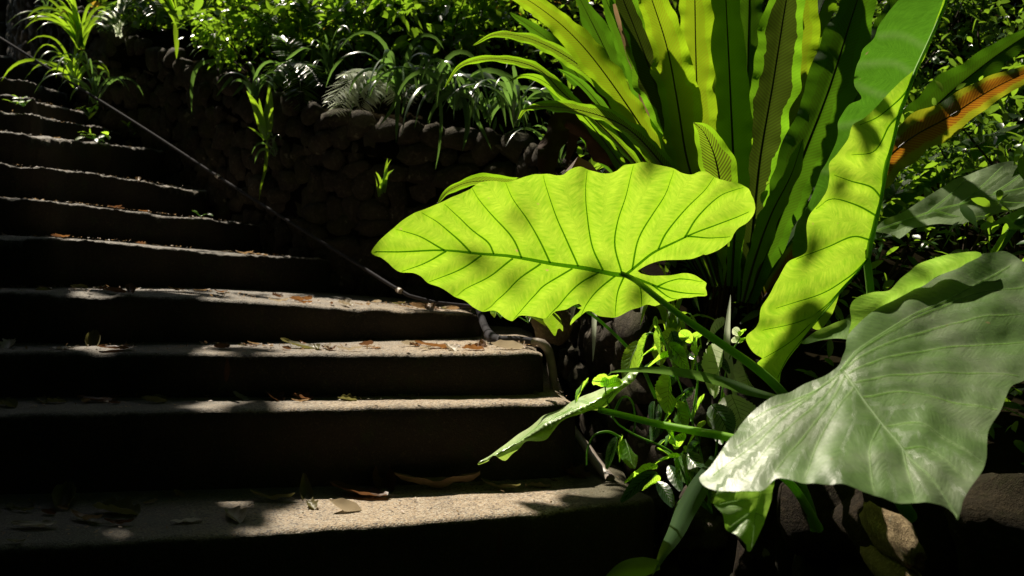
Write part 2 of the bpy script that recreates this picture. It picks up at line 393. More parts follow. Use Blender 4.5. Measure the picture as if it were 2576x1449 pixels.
def build_step(k):
    P = EDGE[k]; n = len(P)
    rough = [.0035, .003, .0035, .006, .009, .010, .013, .014, .015, .016, .016, .016][k]
    drop = .30
    # profile: (out, down): riser bottom .. nosing .. tread back
    prof = [(0.006, -drop), (0.004, -drop * .7), (0.0, -drop * .45), (0.0, -drop * .3), (.002, -.06), (.002, -.035), (0, -.018), (-.003, -.008), (-.008, -.003), (-.016, 0)]
    prof += [(-.03 - .03 * i, 0) for i in range(14)] + [(-.6, 0), (-.9, 0), (-1.3, 0)]
    if k == 3: prof = prof[:-3] + [(-.5 - .05 * i, 0) for i in range(9)] + [(-1.3, 0)]
    V = []; mo = []
    for i in range(n):
        p = Vector(P[i]); a = Vector(P[max(0, i - 1)]); b = Vector(P[min(n - 1, i + 1)])
        T = (b - a); T.z = 0; T.normalize()
        out = Vector((T.y, -T.x, 0))
        endr = max(0, (i - (n - 9)) / 8)       # rounded right end
        for j, (o, dz) in enumerate(prof):
            q = p.copy(); q.z += dz * (1 if k < 4 or dz < -.05 else .35)
            if o > -.1: q += out * o
            else: q += out * -.1 + Vector((0, -(o + .1), 0))
            if endr: q += Vector((0, .05 * endr * endr * (1 if o > -.2 else .3), -.012 * endr * endr))
            nz = noise.noise_vector(q * 14 + Vector((k * 7, 0, 0))); n2 = noise.noise_vector(q * 55)
            n3 = noise.noise(q * 130)
            am = rough * (1.0 if o > -.1 else .45)
            q += Vector((nz.x * am * .6, nz.y * am, nz.z * am * .55)) + Vector((0, n2.y, n2.z * .8)) * am * .45
            if -.02 < o: q += Vector((0, n3 * am * .3, n3 * am * .35))
            # chips in the nosing
            ch = noise.noise(Vector((p.x * 9, k * 5.1, 0)))
            if ch > .25 and -.02 <= dz and o > -.06: q += Vector((0, .012, -.012)) * (ch - .25) * 2 * rough / .008
            V.append(q)
            x = (p.x + .02 - (.05 if k == 0 else .9)) * 5
            mo.append(max(0, min(1, x)) if k == 0 else (.25 if k > 4 else 0))
    m = len(prof); Fc = []
    for i in range(n - 1):
        for j in range(m - 1):
            Fc.append((i * m + j, (i + 1) * m + j, (i + 1) * m + j + 1, i * m + j + 1))
    # end caps
    for i, rev in ((0, True), (n - 1, False)):
        base = len(V)
        V.append(V[i * m + m - 1] + Vector((0, 0, -drop))); mo.append(0)
        loop = [i * m + j for j in range(m)] + [base]
        Fc.append(tuple(loop[::-1] if rev else loop))
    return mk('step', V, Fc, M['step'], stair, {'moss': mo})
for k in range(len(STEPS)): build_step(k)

# ------------------------------------------------------------------ ground and bank
gs = []; gf = []
N = 40
for j in range(N + 1):
    for i in range(N + 1):
        x = -60 + 120 * i / N; y = -60 + 140 * j / N
        gs.append((x, y, .55 + .25 * noise.noise(Vector((x * .1, y * .1, 0))) * (abs(x) + abs(y) > 12)))
for j in range(N):
    for i in range(N):
        gf.append((j * (N + 1) + i, j * (N + 1) + i + 1, (j + 1) * (N + 1) + i + 1, (j + 1) * (N + 1) + i))
struct(mk('ground', gs, gf, M['soil']))

WALL = [  # x, y, top z, base z, outward dir angle (deg from +x) for the bank
 (-7.5, 12.6, 6.3, 4, 70), (-5.6, 9.8, 4.9, 3, 70),  (-3.6, 7.2, 3.55, 2.2, 70), (-2.9, 6.0, 3.1, 1.9, 70), (-2.35, 5.3, 2.75, 1.7, 70), (-2.02, 4.85, 2.52, 1.5, 70), (-1.58, 4.5, 2.33, 1.4, 70), (-1.25, 4.12, 2.16, 1.3, 70),
 (-.92, 3.72, 2.02, 1.2, 70), (-.66, 3.42, 1.90, 1.1, 70), (-.4, 3.28, 1.84, 1.0, 69), (-.12, 3.18, 1.80, .95, 68), (.08, 3.0, 1.72, .9, 64), (.17, 2.7, 1.58, .85, 58), (.235, 2.45, 1.42, .8, 52), (.29, 2.2, 1.28, .7, 46), (.43, 1.97, 1.16, .6, 40),
 (.475, 1.7, 1.10, .6, 36), (.49, 1.52, 1.075, .6, 36), (.52, 1.38, 1.075, .6, 40), (.60, 1.26, 1.08, .6, 46), (.80, 1.18, 1.09, .6, 50), (1.1, 1.1, 1.1, .6, 54), (1.6, 1.0, 1.12, .6, 58), (2.4, .9, 1.15, .6, 60)]
WP, WL = spline(WALL[2:], 200)
WP2 = spline(WALL[:4], 40)[0]
def bank_z(p, dist):
    return p[2] - .03 + dist * .34 + .05 * noise.noise(Vector((p[0] * 2, p[1] * 2, dist * 2)))
dists = [-.02, .03, .08, .15, .25, .35, .5, .7, .9, 1.2, 1.6, 2.1, 2.8, 3.6, 5, 7, 10, 14, 20, 30]
V = []; Fc = []
for i in range(200):
    p = WP[i]; an = math.radians(p[4])
    for dd in dists:
        V.append((p[0] + math.cos(an) * dd, p[1] + math.sin(an) * dd, bank_z(p, dd) - (.1 if dd < 0 else 0)))
m = len(dists)
for i in range(199):
    for j in range(m - 1):
        Fc.append((i * m + j, (i + 1) * m + j, (i + 1) * m + j + 1, i * m + j + 1))
struct(mk('hillside', V, Fc, M['soil']))
V = []; Fc = []
for p in WP2:
    an = math.radians(p[4])
    V.append((p[0] + .03, p[1] + .03, p[3] - 2))
    V.append((p[0] + .03, p[1] + .03, p[2] - .1))
    for dd in (.1, .5, 1, 2, 4, 8, 16): V.append((p[0] + math.cos(an) * dd + .03, p[1] + math.sin(an) * dd + .03, p[2] - .08 + dd * .34 + .06 * noise.noise(Vector((p[0] * 2, p[1] * 2, dd)))))
for i in range(39):
    for j in range(8): Fc.append((i * 9 + j, (i + 1) * 9 + j, (i + 1) * 9 + j + 1, i * 9 + j + 1))
struct(mk('upper_slope', V, Fc, M['soil']))
def bank(s, dist):
    """point on the bank surface; s = 0..1 along the wall"""
    i = s * 199; a = int(i); b = min(199, a + 1); f = i - a
    p = WP[a] * (1 - f) + WP[b] * f
    an = math.radians(p[4])
    return Vector((p[0] + math.cos(an) * dist, p[1] + math.sin(an) * dist, bank_z(p, dist)))

# ------------------------------------------------------------------ walls
def stone(acc, c, T, Nn, w, h, dep, seed, res=(12, 9)):
    """rounded irregular stone: T along the wall, Nn out of it"""
    Zv = Vector((0, 0, 1)); V = []; Fc = []
    nu, nv = res
    ex = R.uniform(.68, 1.0)
    rot = R.uniform(-.3, .3)
    T2 = T * math.cos(rot) + Zv * math.sin(rot); Z2 = -T * math.sin(rot) + Zv * math.cos(rot)
    sg = lambda x, e: math.copysign(abs(x) ** e, x)
    for j in range(nv):
        ph = -math.pi / 2 + math.pi * j / (nv - 1)
        for i in range(nu):
            th = 2 * math.pi * i / nu
            x = sg(math.cos(ph), ex) * sg(math.cos(th), ex); y = sg(math.cos(ph), ex) * sg(math.sin(th), ex); z = sg(math.sin(ph), ex)
            q = Vector((x, y, z))
            k = 1 + .42 * noise.noise(q * 1.2 + Vector((seed, 0, 0))) + .12 * noise.noise(q * 3.5 + Vector((0, seed, 0)))
            V.append(c + (T2 * x * w + Nn * y * dep + Z2 * z * h) * k)
    for j in range(nv - 1):
        for i in range(nu):
            Fc.append((j * nu + i, j * nu + (i + 1) % nu, (j + 1) * nu + (i + 1) % nu, (j + 1) * nu + i))
    acc.add(V, Fc)
def build_wall(i0, i1, size, mat, label, res, inset=0):
    seg = WP[i0:i1 + 1]
    L = [0]
    for a, b in zip(seg[:-1], seg[1:]): L.append(L[-1] + math.hypot(b[0] - a[0], b[1] - a[1]))
    tot = L[-1]
    at = lambda s: np.array([np.interp(s, L, seg[:, k]) for k in range(4)])
    def frame(s):
        a = at(max(0, s - .04)); b = at(min(tot, s + .04)); T = Vector((b[0] - a[0], b[1] - a[1], 0)).normalized()
        return T, Vector((T.y, -T.x, 0))
    acc = Acc(); zt = .3
    # courses follow the top line
    row = 0; off = 0
    while off < 1.25:
        h = size * R.uniform(.36, .7)
        s = R.uniform(0, size)
        while s < tot:
            w = size * R.choice([R.uniform(.35, .6), R.uniform(.6, 1.15)]); p = at(min(s + w / 2, tot)); T, Nn = frame(min(s + w / 2, tot))
            z = p[2] - off - h / 2 + R.uniform(-.32, .32) * h + .02 * noise.noise(Vector((s * 3, off * 3, 1)))
            if z > p[3] - .1:
                hh = h * R.uniform(.5, .78)
                c = Vector((p[0], p[1], z)) + Nn * R.uniform(-.03, .002)
                stone(acc, c, T, Nn, w * .6, hh, size * R.uniform(.2, .34), R.uniform(0, 99), res)
            s += w * .97
        off += h * .95
    root = thing('stone_wall', Vector((*at(tot / 2)[:2], at(tot / 2)[3])), label, 'wall')
    mk('stone_face', acc.v, acc.f, mat, root)
    V = []; Fc = []
    nn = 60
    for i in range(nn):
        s = tot * i / (nn - 1); p = at(s); T, Nn = frame(s)
        for z, o in ((p[3] - .3, .0), (p[2] - .02, .0), (p[2] - .02, -.16)):
            V.append(Vector((p[0], p[1], z)) + Nn * o)
    for i in range(nn - 1):
        for j in range(2): Fc.append((i * 3 + j, (i + 1) * 3 + j, (i + 1) * 3 + j + 1, i * 3 + j + 1))
    mk('mortar_bed', V, Fc, M['mortar'], root)
build_wall(0, 104, .145, M['wall'], 'tall dark fieldstone retaining wall along the right of the steps, plants growing over its top', (12, 9))
WP_ = WP; WP = np.array([(*p[:4], p[4]) for p in WP2]); build_wall(2, 30, .2, M['wall'], 'dim farthest stretch of stone wall at the top left corner above the steps', (10, 7)); WP = WP_
build_wall(104, 140, .26, M['walld'], 'short dark retaining wall of large stones behind the toothed plant, beside the step ends', (20, 14))
build_wall(140, 199, .27, M['wallf'], 'low mossy boulder wall under the large grey-green leaf', (18, 13))
for (u, v, d, w, h, lb) in ((2242, 1345, 1.21, .013, .027, 'small pale upright stone added to catch a crescent of sun in the boulder wall'), (2250, 1440, 1.21, .017, .014, 'pale rough stone added as a sun fleck at the bottom edge under the upright pale stone'), (1388, 812, 2.52, .055, .05, 'mossy tan stone beside the bent pipe at the end of the third step')):  # first two stones added, their pale tone standing for sun flecks
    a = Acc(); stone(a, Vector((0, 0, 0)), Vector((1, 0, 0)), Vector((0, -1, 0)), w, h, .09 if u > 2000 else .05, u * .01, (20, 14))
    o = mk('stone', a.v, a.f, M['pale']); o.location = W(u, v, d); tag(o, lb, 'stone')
# ------------------------------------------------------------------ pipes
a = Acc(); wtube(a, [(-300, -90, 5.6), (0, 95, 4.6), (150, 190, 4.35), (350, 315, 3.95), (545, 442, 3.62), (750, 572, 3.28), (900, 665, 3.06), (1000, 728, 2.93), (1045, 750, 2.9), (1100, 762, 2.88), (1180, 770, 2.86), (1230, 775, 2.84)], .0052, .0052, 10, 60)
pp = thing('water_pipe', W(545, 442, 3.85), 'long thin grey pipe running diagonally down along the wall beside the steps', 'pipe')
mk('pipe_run', a.v, a.f, M['pipe'], pp)
for (u, v, d) in ((545, 442, 3.62), (1000, 728, 2.93)):
    a = Acc(); q = Vector(W(u, v, d)); q2 = Vector(W(u + 8, v + 5.2, d - .015))
    tube(a, [q, q2], .0085, 10); mk('clamp', a.v, a.f, M['pipe2'], pp)
pp = thing('hose_pipe', W(1240, 850, 2.5), 'bent grey and pale pipe lying in leaf litter at the right end of the steps', 'pipe')
a = Acc(); wtube(a, [(1195, 760, 2.75), (1207, 785, 2.68), (1218, 818, 2.6), (1236, 850, 2.52)], .0095, .0105, 10, 16); mk('pipe_run', a.v, a.f, M['pipe'], pp)
a = Acc(); wtube(a, [(1228, 840, 2.54), (1243, 853, 2.5), (1262, 858, 2.48)], .0135, .0135, 10, 8); mk('coupling', a.v, a.f, M['pipe'], pp)
a = Acc(); wtube(a, [(1258, 856, 2.48), (1300, 856, 2.46), (1345, 862, 2.44)], .0115, .011, 10, 12); mk('pipe_run', a.v, a.f, M['pipe'], pp)
a = Acc(); wtube(a, [(1340, 861, 2.44), (1362, 863, 2.43), (1378, 880, 2.42), (1386, 910, 2.42), (1393, 960, 2.42), (1402, 1010, 2.42), (1440, 1080, 2.35), (1478, 1130, 2.25), (1500, 1162, 2.2), (1535, 1205, 2.13)], .0112, .0112, 10, 40); mk('elbow_pipe', a.v, a.f, M['pipe2'], pp)

# ------------------------------------------------------------------ traced blades with their own depth, camber and veins
def seg_dist(P, poly):
    best = np.full(len(P), 1e9); al = np.zeros(len(P)); acc = 0
    for a, b in zip(poly[:-1], poly[1:]):
        a = np.array(a, float); b = np.array(b, float); ab = b - a; L = np.linalg.norm(ab)
        if L < 1e-6: continue
        t = np.clip(((P - a) @ ab) / (L * L), 0, 1)
        d = np.linalg.norm(P - (a + t[:, None] * ab), axis=1)
        q = d < best; best[q] = d[q]; al[q] = acc + t[q] * L; acc += L
    return best, al
def inside(P, poly):
    x, y = P[:, 0], P[:, 1]; c = np.zeros(len(P), bool); n = len(poly)
    for i in range(n):
        x0, y0 = poly[i]; x1, y1 = poly[(i + 1) % n]
        if y0 == y1: continue
        k = ((y0 > y) != (y1 > y)) & (x < (x1 - x0) * (y - y0) / (y1 - y0) + x0)
        c ^= k
    return c
def surf(depth, x, y):
    p = W(x, y, depth(x, y)); a = W(x + 4, y, depth(x + 4, y)) - W(x - 4, y, depth(x - 4, y)); b_ = W(x, y + 4, depth(x, y + 4)) - W(x, y - 4, depth(x, y - 4))
    nn = a.cross(b_).normalized()
    return p, (nn if nn.dot(EYE - p) > 0 else -nn)
def blade(name, outline, depth, veins, mat, parent, spacing=9, quilt=.006, wave=.004, smooth=7, scale=60., dvein=None, sign=1, rim=.0):
    out = [np.array(p) for p in closed_spline(outline, smooth)]
    O = np.array(out)
    x0, y0 = O.min(0); x1, y1 = O.max(0)
    xs = np.arange(x0, x1, spacing); ys = np.arange(y0, y1, spacing)
    G = np.array([(x + (spacing / 2 if j % 2 else 0), y) for j, y in enumerate(ys) for x in xs]) + NP.uniform(-1, 1, (len(xs) * len(ys), 2)) * spacing * .12
    G = G[inside(G, out)]
    bd, _ = seg_dist(G, out + [out[0]])
    G = G[bd > spacing * .45]
    allp = np.concatenate([O, G]); no = len(O)
    r = geometry.delaunay_2d_cdt([Vector(p) for p in allp], [], [list(range(no))], 1, 1e-4)
    vs = np.array([tuple(v) for v in r[0]]); fs = r[2]
    VD = np.full(len(vs), 1e9); VA = np.zeros(len(vs))
    for i, vn in enumerate(veins):
        S, _ = spline(vn, 14)
        dd, aa = seg_dist(vs, [tuple(p) for p in S])
        q = dd < VD; VD[q] = dd[q]; VA[q] = aa[q] + i * 317
    ed, ea = seg_dist(vs, out + [out[0]])
    V = []
    for i, (x, y) in enumerate(vs):
        p, nn = surf(depth, x, y)
        bul = 1 - math.exp(-(VD[i] / 16.) ** 2)
        d = -sign * quilt * .5 * (bul - .5)
        d += wave * noise.noise(Vector((x / 95, y / 95, 3.3))) + wave * .12 * noise.noise(Vector((x / 34, y / 34, 9)))
        k = math.exp(-(ed[i] / 22.) ** 2)
        d += rim * k * noise.noise(Vector((x / 55, y / 55, 1.7)))
        V.append(p + nn * d)
    at = np.stack([VD / 20., VA / scale, ed / 20.], 1)
    return mk(name, V, fs, mat, parent, {'vx': at})
def ribs(name, veins, depth, px0, px1, mat, parent, lift=-.0012, quilt=.006, sign=1, wave=.006):
    acc = Acc()
    for vn in veins:
        S, _ = spline(vn, 22)
        pts = []; rr = []
        for i, (x, y) in enumerate(S):
            p, nn = surf(depth, x, y); d = (p - EYE).length
            w_ = wave * noise.noise(Vector((x / 95, y / 95, 3.3)))
            pts.append(p + nn * (sign * quilt * .25 + w_ + abs(lift) * .2)); t = i / 21
            rr.append((px0 + (px1 - px0) * t) * .62 / F * d)
        tube(acc, pts, rr, 6)
    return mk(name, acc.v, acc.f, mat, parent)

# --- plant one: the great backlit leaf, the upright folded leaf and the narrow leaf over the steps
ear = thing('elephant_ear', W(1975, 1080, 1.5), 'tall elephant ear plant with huge backlit lime-green leaves held over the steps', 'plant')
cl_out = [(935,632),(947,614),(962,598),(985,575),(1013,554),(1053,532),(1098,513),(1140,496),(1175,479),(1205,465),(1255,459),(1300,458),(1328,447),(1347,438),(1375,435),(1400,441),(1418,440),(1432,429),(1460,422),(1488,427),(1510,436),(1532,438),(1553,430),(1566,416),(1582,410),(1620,410),(1660,416),(1690,420),(1715,435),(1740,441),(1760,434),(1780,434),(1805,447),(1832,456),(1865,458),(1884,471),(1890,490),(1896,505),(1900,525),(1894,545),(1880,562),(1860,572),(1846,585),(1838,600),(1815,625),(1790,640),(1755,650),(1710,655),(1660,662),(1625,672),(1604,682),(1612,688),(1640,694),(1680,692),(1720,686),(1745,690),(1765,702),(1777,712),(1775,725),(1778,742),(1755,745),(1735,752),(1700,755),(1668,764),(1650,772),(1626,767),(1600,778),(1559,791),(1509,795),(1488,785),(1474,784),(1455,800),(1434,820),(1440,802),(1454,788),(1462,778),(1452,776),(1464,770),(1457,765),(1440,770),(1426,776),(1398,780),(1382,796),(1366,805),(1333,801),(1306,798),(1289,808),(1269,801),(1242,780),(1212,785),(1189,775),(1169,756),(1142,743),(1099,723),(1076,710),(1059,696),(1039,686),(1009,680),(989,673),(972,660),(956,646)]
def cl_d(u, v):
    d = 1.57 + .42 * (v - 640) / 1000 + .06 * (u - 1400) / 1000
    d += .05 * ((u - 1450) / 500) ** 2 * .6          # blade arches along its length
    d += .012 * math.sin((u - 900) / 62.) * (abs(v - 660) / 200.)
    if u > 1580: d += .03 * ((u - 1580) / 300) ** 2 * (-1 if v < 650 else 1)
    return d
cl_mid = [[(942,631),(1030,629),(1115,628),(1200,636),(1300,646),(1380,657),(1470,673),(1530,685),(1572,690)]]
cl_rib = [[(1575,686),(1610,660),(1653,630),(1718,598),(1810,560),(1884,530)],[(1576,690),(1653,720),(1718,736),(1770,738)]]
cl_v = [[(1118,628),(1060,595),(998,572)],[(1184,633),(1152,600),(1105,560),(1062,533)],[(1242,638),(1226,606),(1176,566),(1120,512)],[(1312,647),(1290,600),(1243,545),(1205,500),(1188,472)],[(1383,656),(1359,606),(1326,550),(1290,500),(1272,460)],[(1454,667),(1423,596),(1398,540),(1377,480),(1365,438)],[(1516,677),(1489,616),(1476,526),(1474,470),(1478,427)],[(1563,684),(1546,616),(1553,556),(1576,490),(1592,413)],[(1589,675),(1606,600),(1640,535),(1673,478),(1690,424)],[(1656,626),(1675,580),(1718,530),(1770,480),(1795,444)],[(1722,597),(1755,545),(1810,490),(1870,465)],[(1730,594),(1784,597),(1835,590)],
 [(1122,631),(1076,656),(1012,678)],[(1211,641),(1159,676),(1080,707)],[(1290,650),(1236,690),(1179,720),(1146,740)],[(1359,659),(1306,700),(1269,736),(1218,781)],[(1439,673),(1373,713),(1343,746),(1292,803)],[(1506,684),(1456,715),(1409,760),(1375,800)],[(1546,692),(1503,730),(1476,763),(1462,790)],[(1568,694),(1553,736),(1546,790)],[(1600,702),(1612,730),(1614,772)],[(1653,720),(1700,700),(1766,706)],[(1640,716),(1680,745),(1705,752)]]
b = blade('leaf', cl_out, cl_d, cl_mid + cl_rib + cl_v, M['ear'], ear, 8, .007, .006, rim=.007, sign=1)
b['label'] = 'huge backlit lime-green leaf, dark veins'
ribs('midrib', [cl_mid[0][::-1]], cl_d, 11, 2.5, M['vein'], b, lift=-.004)
ribs('vein', cl_rib, cl_d, 6.5, 1.5, M['vein'], b, lift=-.004)
ribs('vein', cl_v, cl_d, 4.2, 1.0, M['vein'], b, lift=-.003)
a = Acc(); wtube(a, [(1560, 687, cl_d(1560, 687) - .006), (1590, 700, cl_d(1590, 700) - .012), (1620, 722, 1.57), (1700, 785, 1.55), (1800, 855, 1.53), (1900, 925, 1.51), (1965, 985, 1.5), (2020, 1060, 1.5), (2060, 1200, 1.52)], .0042, .0088, 10, 40)
mk('petiole', a.v, a.f, M['petiole'], ear)

# --- upright folded leaf
mid = [(2392,-60),(2378,5),(2335,110),(2298,190),(2268,270),(2245,360),(2222,460),(2203,540),(2190,600),(2181,650)]
midv = [p[1] for p in mid]; midu = [p[0] for p in mid]
um = lambda v: float(np.interp(v, midv, midu)) if v < 650 else 2181 - (v - 650) * .71
def vn_d(u, v): return 1.62 + .05 * (640 - v) / 1000 - .34 * max(0, um(v) - u) / 1000 + .012 * math.sin(v / 85.) * min(1, max(0, um(v) - u) / 120)
def vf_d(u, v): return 1.622 + .05 * (640 - v) / 1000 + 1.25 * max(0, um(v) - u) / 1000 + .012 * math.sin(v / 85.) * min(1, max(0, um(v) - u) / 150)
near = [(2392,-60),(2378,5),(2366,40),(2350,80),(2330,140),(2306,172),(2272,200),(2242,230),(2212,265),(2172,298),(2143,315),(2132,350),(2106,388),(2086,412),(2084,450),(2078,480),(2058,508),(2040,535),(2030,570),(2031,625),(2014,643),(1985,655),(1968,680),(1957,705),(1935,745),(1917,775),(1913,805),(1900,825),(1877,848),(1890,878),(1904,893),(1917,901),(1907,913),(1915,930),(1932,945),(1959,966),(1964,940),(1975,917),(1992,888),(2011,863),(2040,820),(2077,775),(2117,731),(2150,690),(2181,650),(2190,600),(2203,540),(2222,460),(2245,360),(2268,270),(2298,190),(2335,110),(2378,5)][:-1]
nv = [[(2298,190),(2270,240),(2215,290),(2160,315)],[(2262,290),(2235,320),(2200,380),(2140,390)],[(2215,500),(2190,470),(2140,455),(2095,440)],[(2203,545),(2150,515),(2090,500),(2050,525)],[(2190,605),(2140,595),(2080,620),(2000,652)],[(2181,650),(2130,700),(2060,740),(1950,775)],[(2178,655),(2110,735),(2030,800),(1915,830)],[(2150,690),(2070,780),(1995,850),(1920,900)],[(2140,705),(2060,800),(1985,890),(1955,950)]]
b = blade('leaf', near, vn_d, nv + [mid], M['ear'], ear, 9, .006, .006, rim=.004)
b['label'] = 'tall upright leaf folded along its midrib, glowing yellow-green'
ribs('vein', nv[:5], vn_d, 4, 1, M['vein'], b, lift=-.002)
ribs('vein', nv[5:], vn_d, 3.4, 1, M['vein'], b, lift=-.002)
ribs('midrib', [mid[::-1]], vn_d, 11, 5, M['petiole2'], b, lift=-.002)
far = [(2392,-60),(2330,-60),(2260,0),(2225,40),(2207,63),(2197,93),(2170,123),(2165,150),(2150,183),(2150,217),(2163,245),(2135,262),(2112,300),(2110,340),(2080,410),(2060,450),(2038,505),(2004,570),(1994,610),(1997,648),(2020,640),(2060,630),(2120,640),(2181,650),(2190,600),(2203,540),(2222,460),(2245,360),(2268,270),(2298,190),(2335,110),(2378,5)]
fv = [[(2330,120),(2270,90),(2215,90)],[(2300,190),(2250,160),(2160,165)],[(2280,250),(2220,240),(2155,215)],[(2250,340),(2190,310),(2112,320)],[(2225,450),(2150,430),(2070,430)],[(2200,550),(2120,540),(2010,560)]]
o = blade('leaf_half', far, vf_d, fv, M['earf'], b, 10, .004, .004, rim=.004)
o['label'] = 'mid-green far half of the folded leaf, upper side shown'
lob = [(2110,738),(2100,775),(2088,800),(2063,829),(2042,820),(2070,785),(2090,755)]
blade('leaf_lobe', lob, lambda u, v: 1.66, [[(2100, 745), (2060, 820)]], M['ear'], b, 8, .003, .002)
a = Acc(); wtube(a, [(2176, 625, 1.625), (2182, 665, 1.63), (2190, 740, 1.63), (2192, 830, 1.63), (2150, 1000, 1.6), (2090, 1200, 1.56)], .0062, .0092, 10, 30)
mk('petiole', a.v, a.f, M['petiole'], ear)

# --- narrow leaf seen almost edge-on above the lowest step
fold = [(1201,1168),(1242,1147),(1330,1100),(1420,1050),(1480,1022),(1540,985),(1575,966),(1600,940)]
fu = [p[0] for p in fold]; fvv = [p[1] for p in fold]
def ll_d(u, v):
    c = float(np.interp(u, fu, fvv)); k = v - c
    return 1.68 + .03 * math.sin(u / 40.) * .3 + (-k * .0022 if k < 0 else k * .0018)
ll = [(1201,1168),(1225,1145),(1269,1113),(1310,1083),(1373,1049),(1415,1022),(1459,1003),(1497,983),(1545,962),(1571,952),(1585,938),(1600,926),(1606,935),(1592,952),(1576,968),(1560,984),(1544,998),(1530,1012),(1513,1032),(1483,1038),(1446,1046),(1410,1066),(1386,1083),(1372,1100),(1350,1110),(1326,1116),(1310,1132),(1290,1145),(1272,1161),(1258,1156),(1242,1148),(1232,1164),(1219,1168)]
lv = [[(1512,1030),(1460,1028),(1380,1064),(1290,1118),(1215,1162)],[(1512,1030),(1470,1012),(1440,1014)],[(1510,1028),(1540,985),(1585,945)],[(1480,1030),(1420,1040),(1370,1058)],[(1440,1030),(1400,1055),(1380,1080)]]
b = blade('leaf', ll, ll_d, lv, M['ear5'], ear, 6, .004, .003, 5, rim=.008)
b['label'] = 'narrow pale leaf seen edge-on, drooping over the lowest step'
ribs('vein', lv, ll_d, 2.5, 1, M['vein2'], b, lift=-.003)
a = Acc(); wtube(a, [(1505, 1030, 1.69), (1560, 1043, 1.68), (1640, 1063, 1.66), (1740, 1083, 1.62), (1850, 1105, 1.58), (1960, 1150, 1.54), (2030, 1210, 1.5)], .0052, .0082, 10, 30)
mk('petiole', a.v, a.f, M['petiole2'], ear)

# --- foreground plant: the grey-green glossy leaf, the hanging leaf
fg = thing('elephant_ear', W(2300, 1240, 1.3), 'low elephant ear plant in front with a broad glossy grey-green leaf over the boulders', 'plant')
def fg_d(u, v):
    d = 1.10 - .72 * (v - 930) / 1000
    d += .10 * ((u - 2200) / 400) ** 2 * (.6 if u < 2200 else .25)
    d += .03 * max(0, (v - 1120) / 180.) ** 2
    return d
fo = [(2106,922),(2060,946),(2014,966),(1980,985),(1950,999),(1912,1022),(1877,1046),(1861,1068),(1850,1093),(1826,1122),(1800,1153),(1776,1176),(1755,1194),(1770,1219),(1800,1232),(1844,1238),(1885,1236),(1917,1233),(1935,1215),(1950,1203),(1980,1206),(2017,1214),(2094,1219),(2150,1234),(2217,1256),(2270,1267),(2334,1273),(2370,1273),(2390,1278),(2404,1290),(2414,1303),(2418,1282),(2421,1262),(2440,1232),(2464,1199),(2474,1178),(2481,1153),(2483,1118),(2487,1083),(2500,1058),(2517,1033),(2528,1005),(2544,973),(2580,955),(2640,930),(2690,850),(2690,740),(2640,680),(2590,672),(2570,664),(2551,646),(2524,633),(2495,636),(2467,643),(2425,660),(2384,680),(2335,706),(2284,737),(2245,757),(2210,777),(2188,793),(2167,810),(2148,828),(2134,845),(2128,865),(2127,883),(2118,902)]
fmid = [[(2117,930),(2160,989),(2217,1059),(2300,1159),(2350,1213),(2410,1297)]]
fribs = [[(2117,930),(2160,885),(2284,800),(2417,735),(2545,665)],[(2117,932),(2060,975),(1975,1050),(1900,1120),(1790,1190)]]
fvs = [[(2120,925),(2200,860),(2330,785),(2450,740),(2600,720)],[(2124,928),(2220,872),(2340,825),(2470,800),(2640,790)],[(2135,940),(2240,900),(2360,872),(2480,862),(2640,860)],[(2150,965),(2250,945),(2360,935),(2470,935),(2560,945)],[(2168,998),(2260,985),(2370,1000),(2510,1030)],[(2230,1067),(2300,1062),(2380,1100),(2470,1165)],[(2275,1125),(2340,1130),(2440,1215)],
 [(2110,945),(2070,1000),(1990,1075),(1915,1150),(1850,1228)],[(2125,945),(2090,1010),(2010,1110),(1930,1210)],[(2150,975),(2100,1040),(2055,1110),(2025,1200)],[(2217,1060),(2190,1120),(2190,1170),(2200,1245)],[(2270,1120),(2290,1200),(2305,1268)],[(2090,955),(2020,1000),(1940,1060),(1850,1130)],[(2060,975),(1960,1020),(1880,1055)]]
b = blade('leaf', fo, fg_d, fmid + fribs + fvs, M['ear2'], fg, 11, .0035, .006, rim=.003, sign=-1, scale=80)
b['label'] = 'broad glossy grey-green leaf with pale radiating veins, nearest of all'
ribs('midrib', fmid, fg_d, 8, 3, M['vein2'], b, lift=.0015, sign=-1, wave=.006, quilt=.0035)
ribs('vein', fribs, fg_d, 5.5, 2, M['vein2'], b, lift=.0015, sign=-1, wave=.006, quilt=.0035)
ribs('vein', fvs, fg_d, 4, 1.5, M['vein2'], b, lift=.0015, sign=-1, wave=.006, quilt=.0035)
rl = [(2134,845),(2141,816),(2150,776),(2167,752),(2200,735),(2240,729),(2284,691),(2325,664),(2367,644),(2410,636),(2450,633),(2467,641),(2425,663),(2384,684),(2335,710),(2284,741),(2245,761),(2210,781),(2188,797),(2167,814),(2148,832)]
rf = lambda u, v: fg_d(u, v) + .02 + .0006 * 40
o = blade('leaf_lobe', rl, lambda u, v: 1.19 + .12 * (u - 2134) / 350, [[(2134, 845), (2240, 745), (2450, 640)]], M['ear3'], b, 9, .004, .006, rim=.01)
o['label'] = 'olive rolled-back lobe seen from beneath'
a = Acc(); wtube(a, [(2119, 936, 1.11), (2135, 990, 1.14), (2180, 1100, 1.2), (2230, 1200, 1.22), (2290, 1300, 1.3)], .006, .009, 10, 20); mk('petiole', a.v, a.f, M['petiole'], fg)
hl = [(1795,1266),(1802,1245),(1815,1225),(1860,1205),(1935,1185),(1948,1209),(1946,1235),(1944,1256),(1932,1292),(1917,1326),(1904,1360),(1890,1384),(1876,1368),(1860,1353),(1842,1338),(1825,1326),(1822,1312),(1817,1293),(1805,1280)]
hd = lambda u, v: 1.02 - .25 * (v - 1250) / 1000 + .1 * abs(u - 1880) / 1000
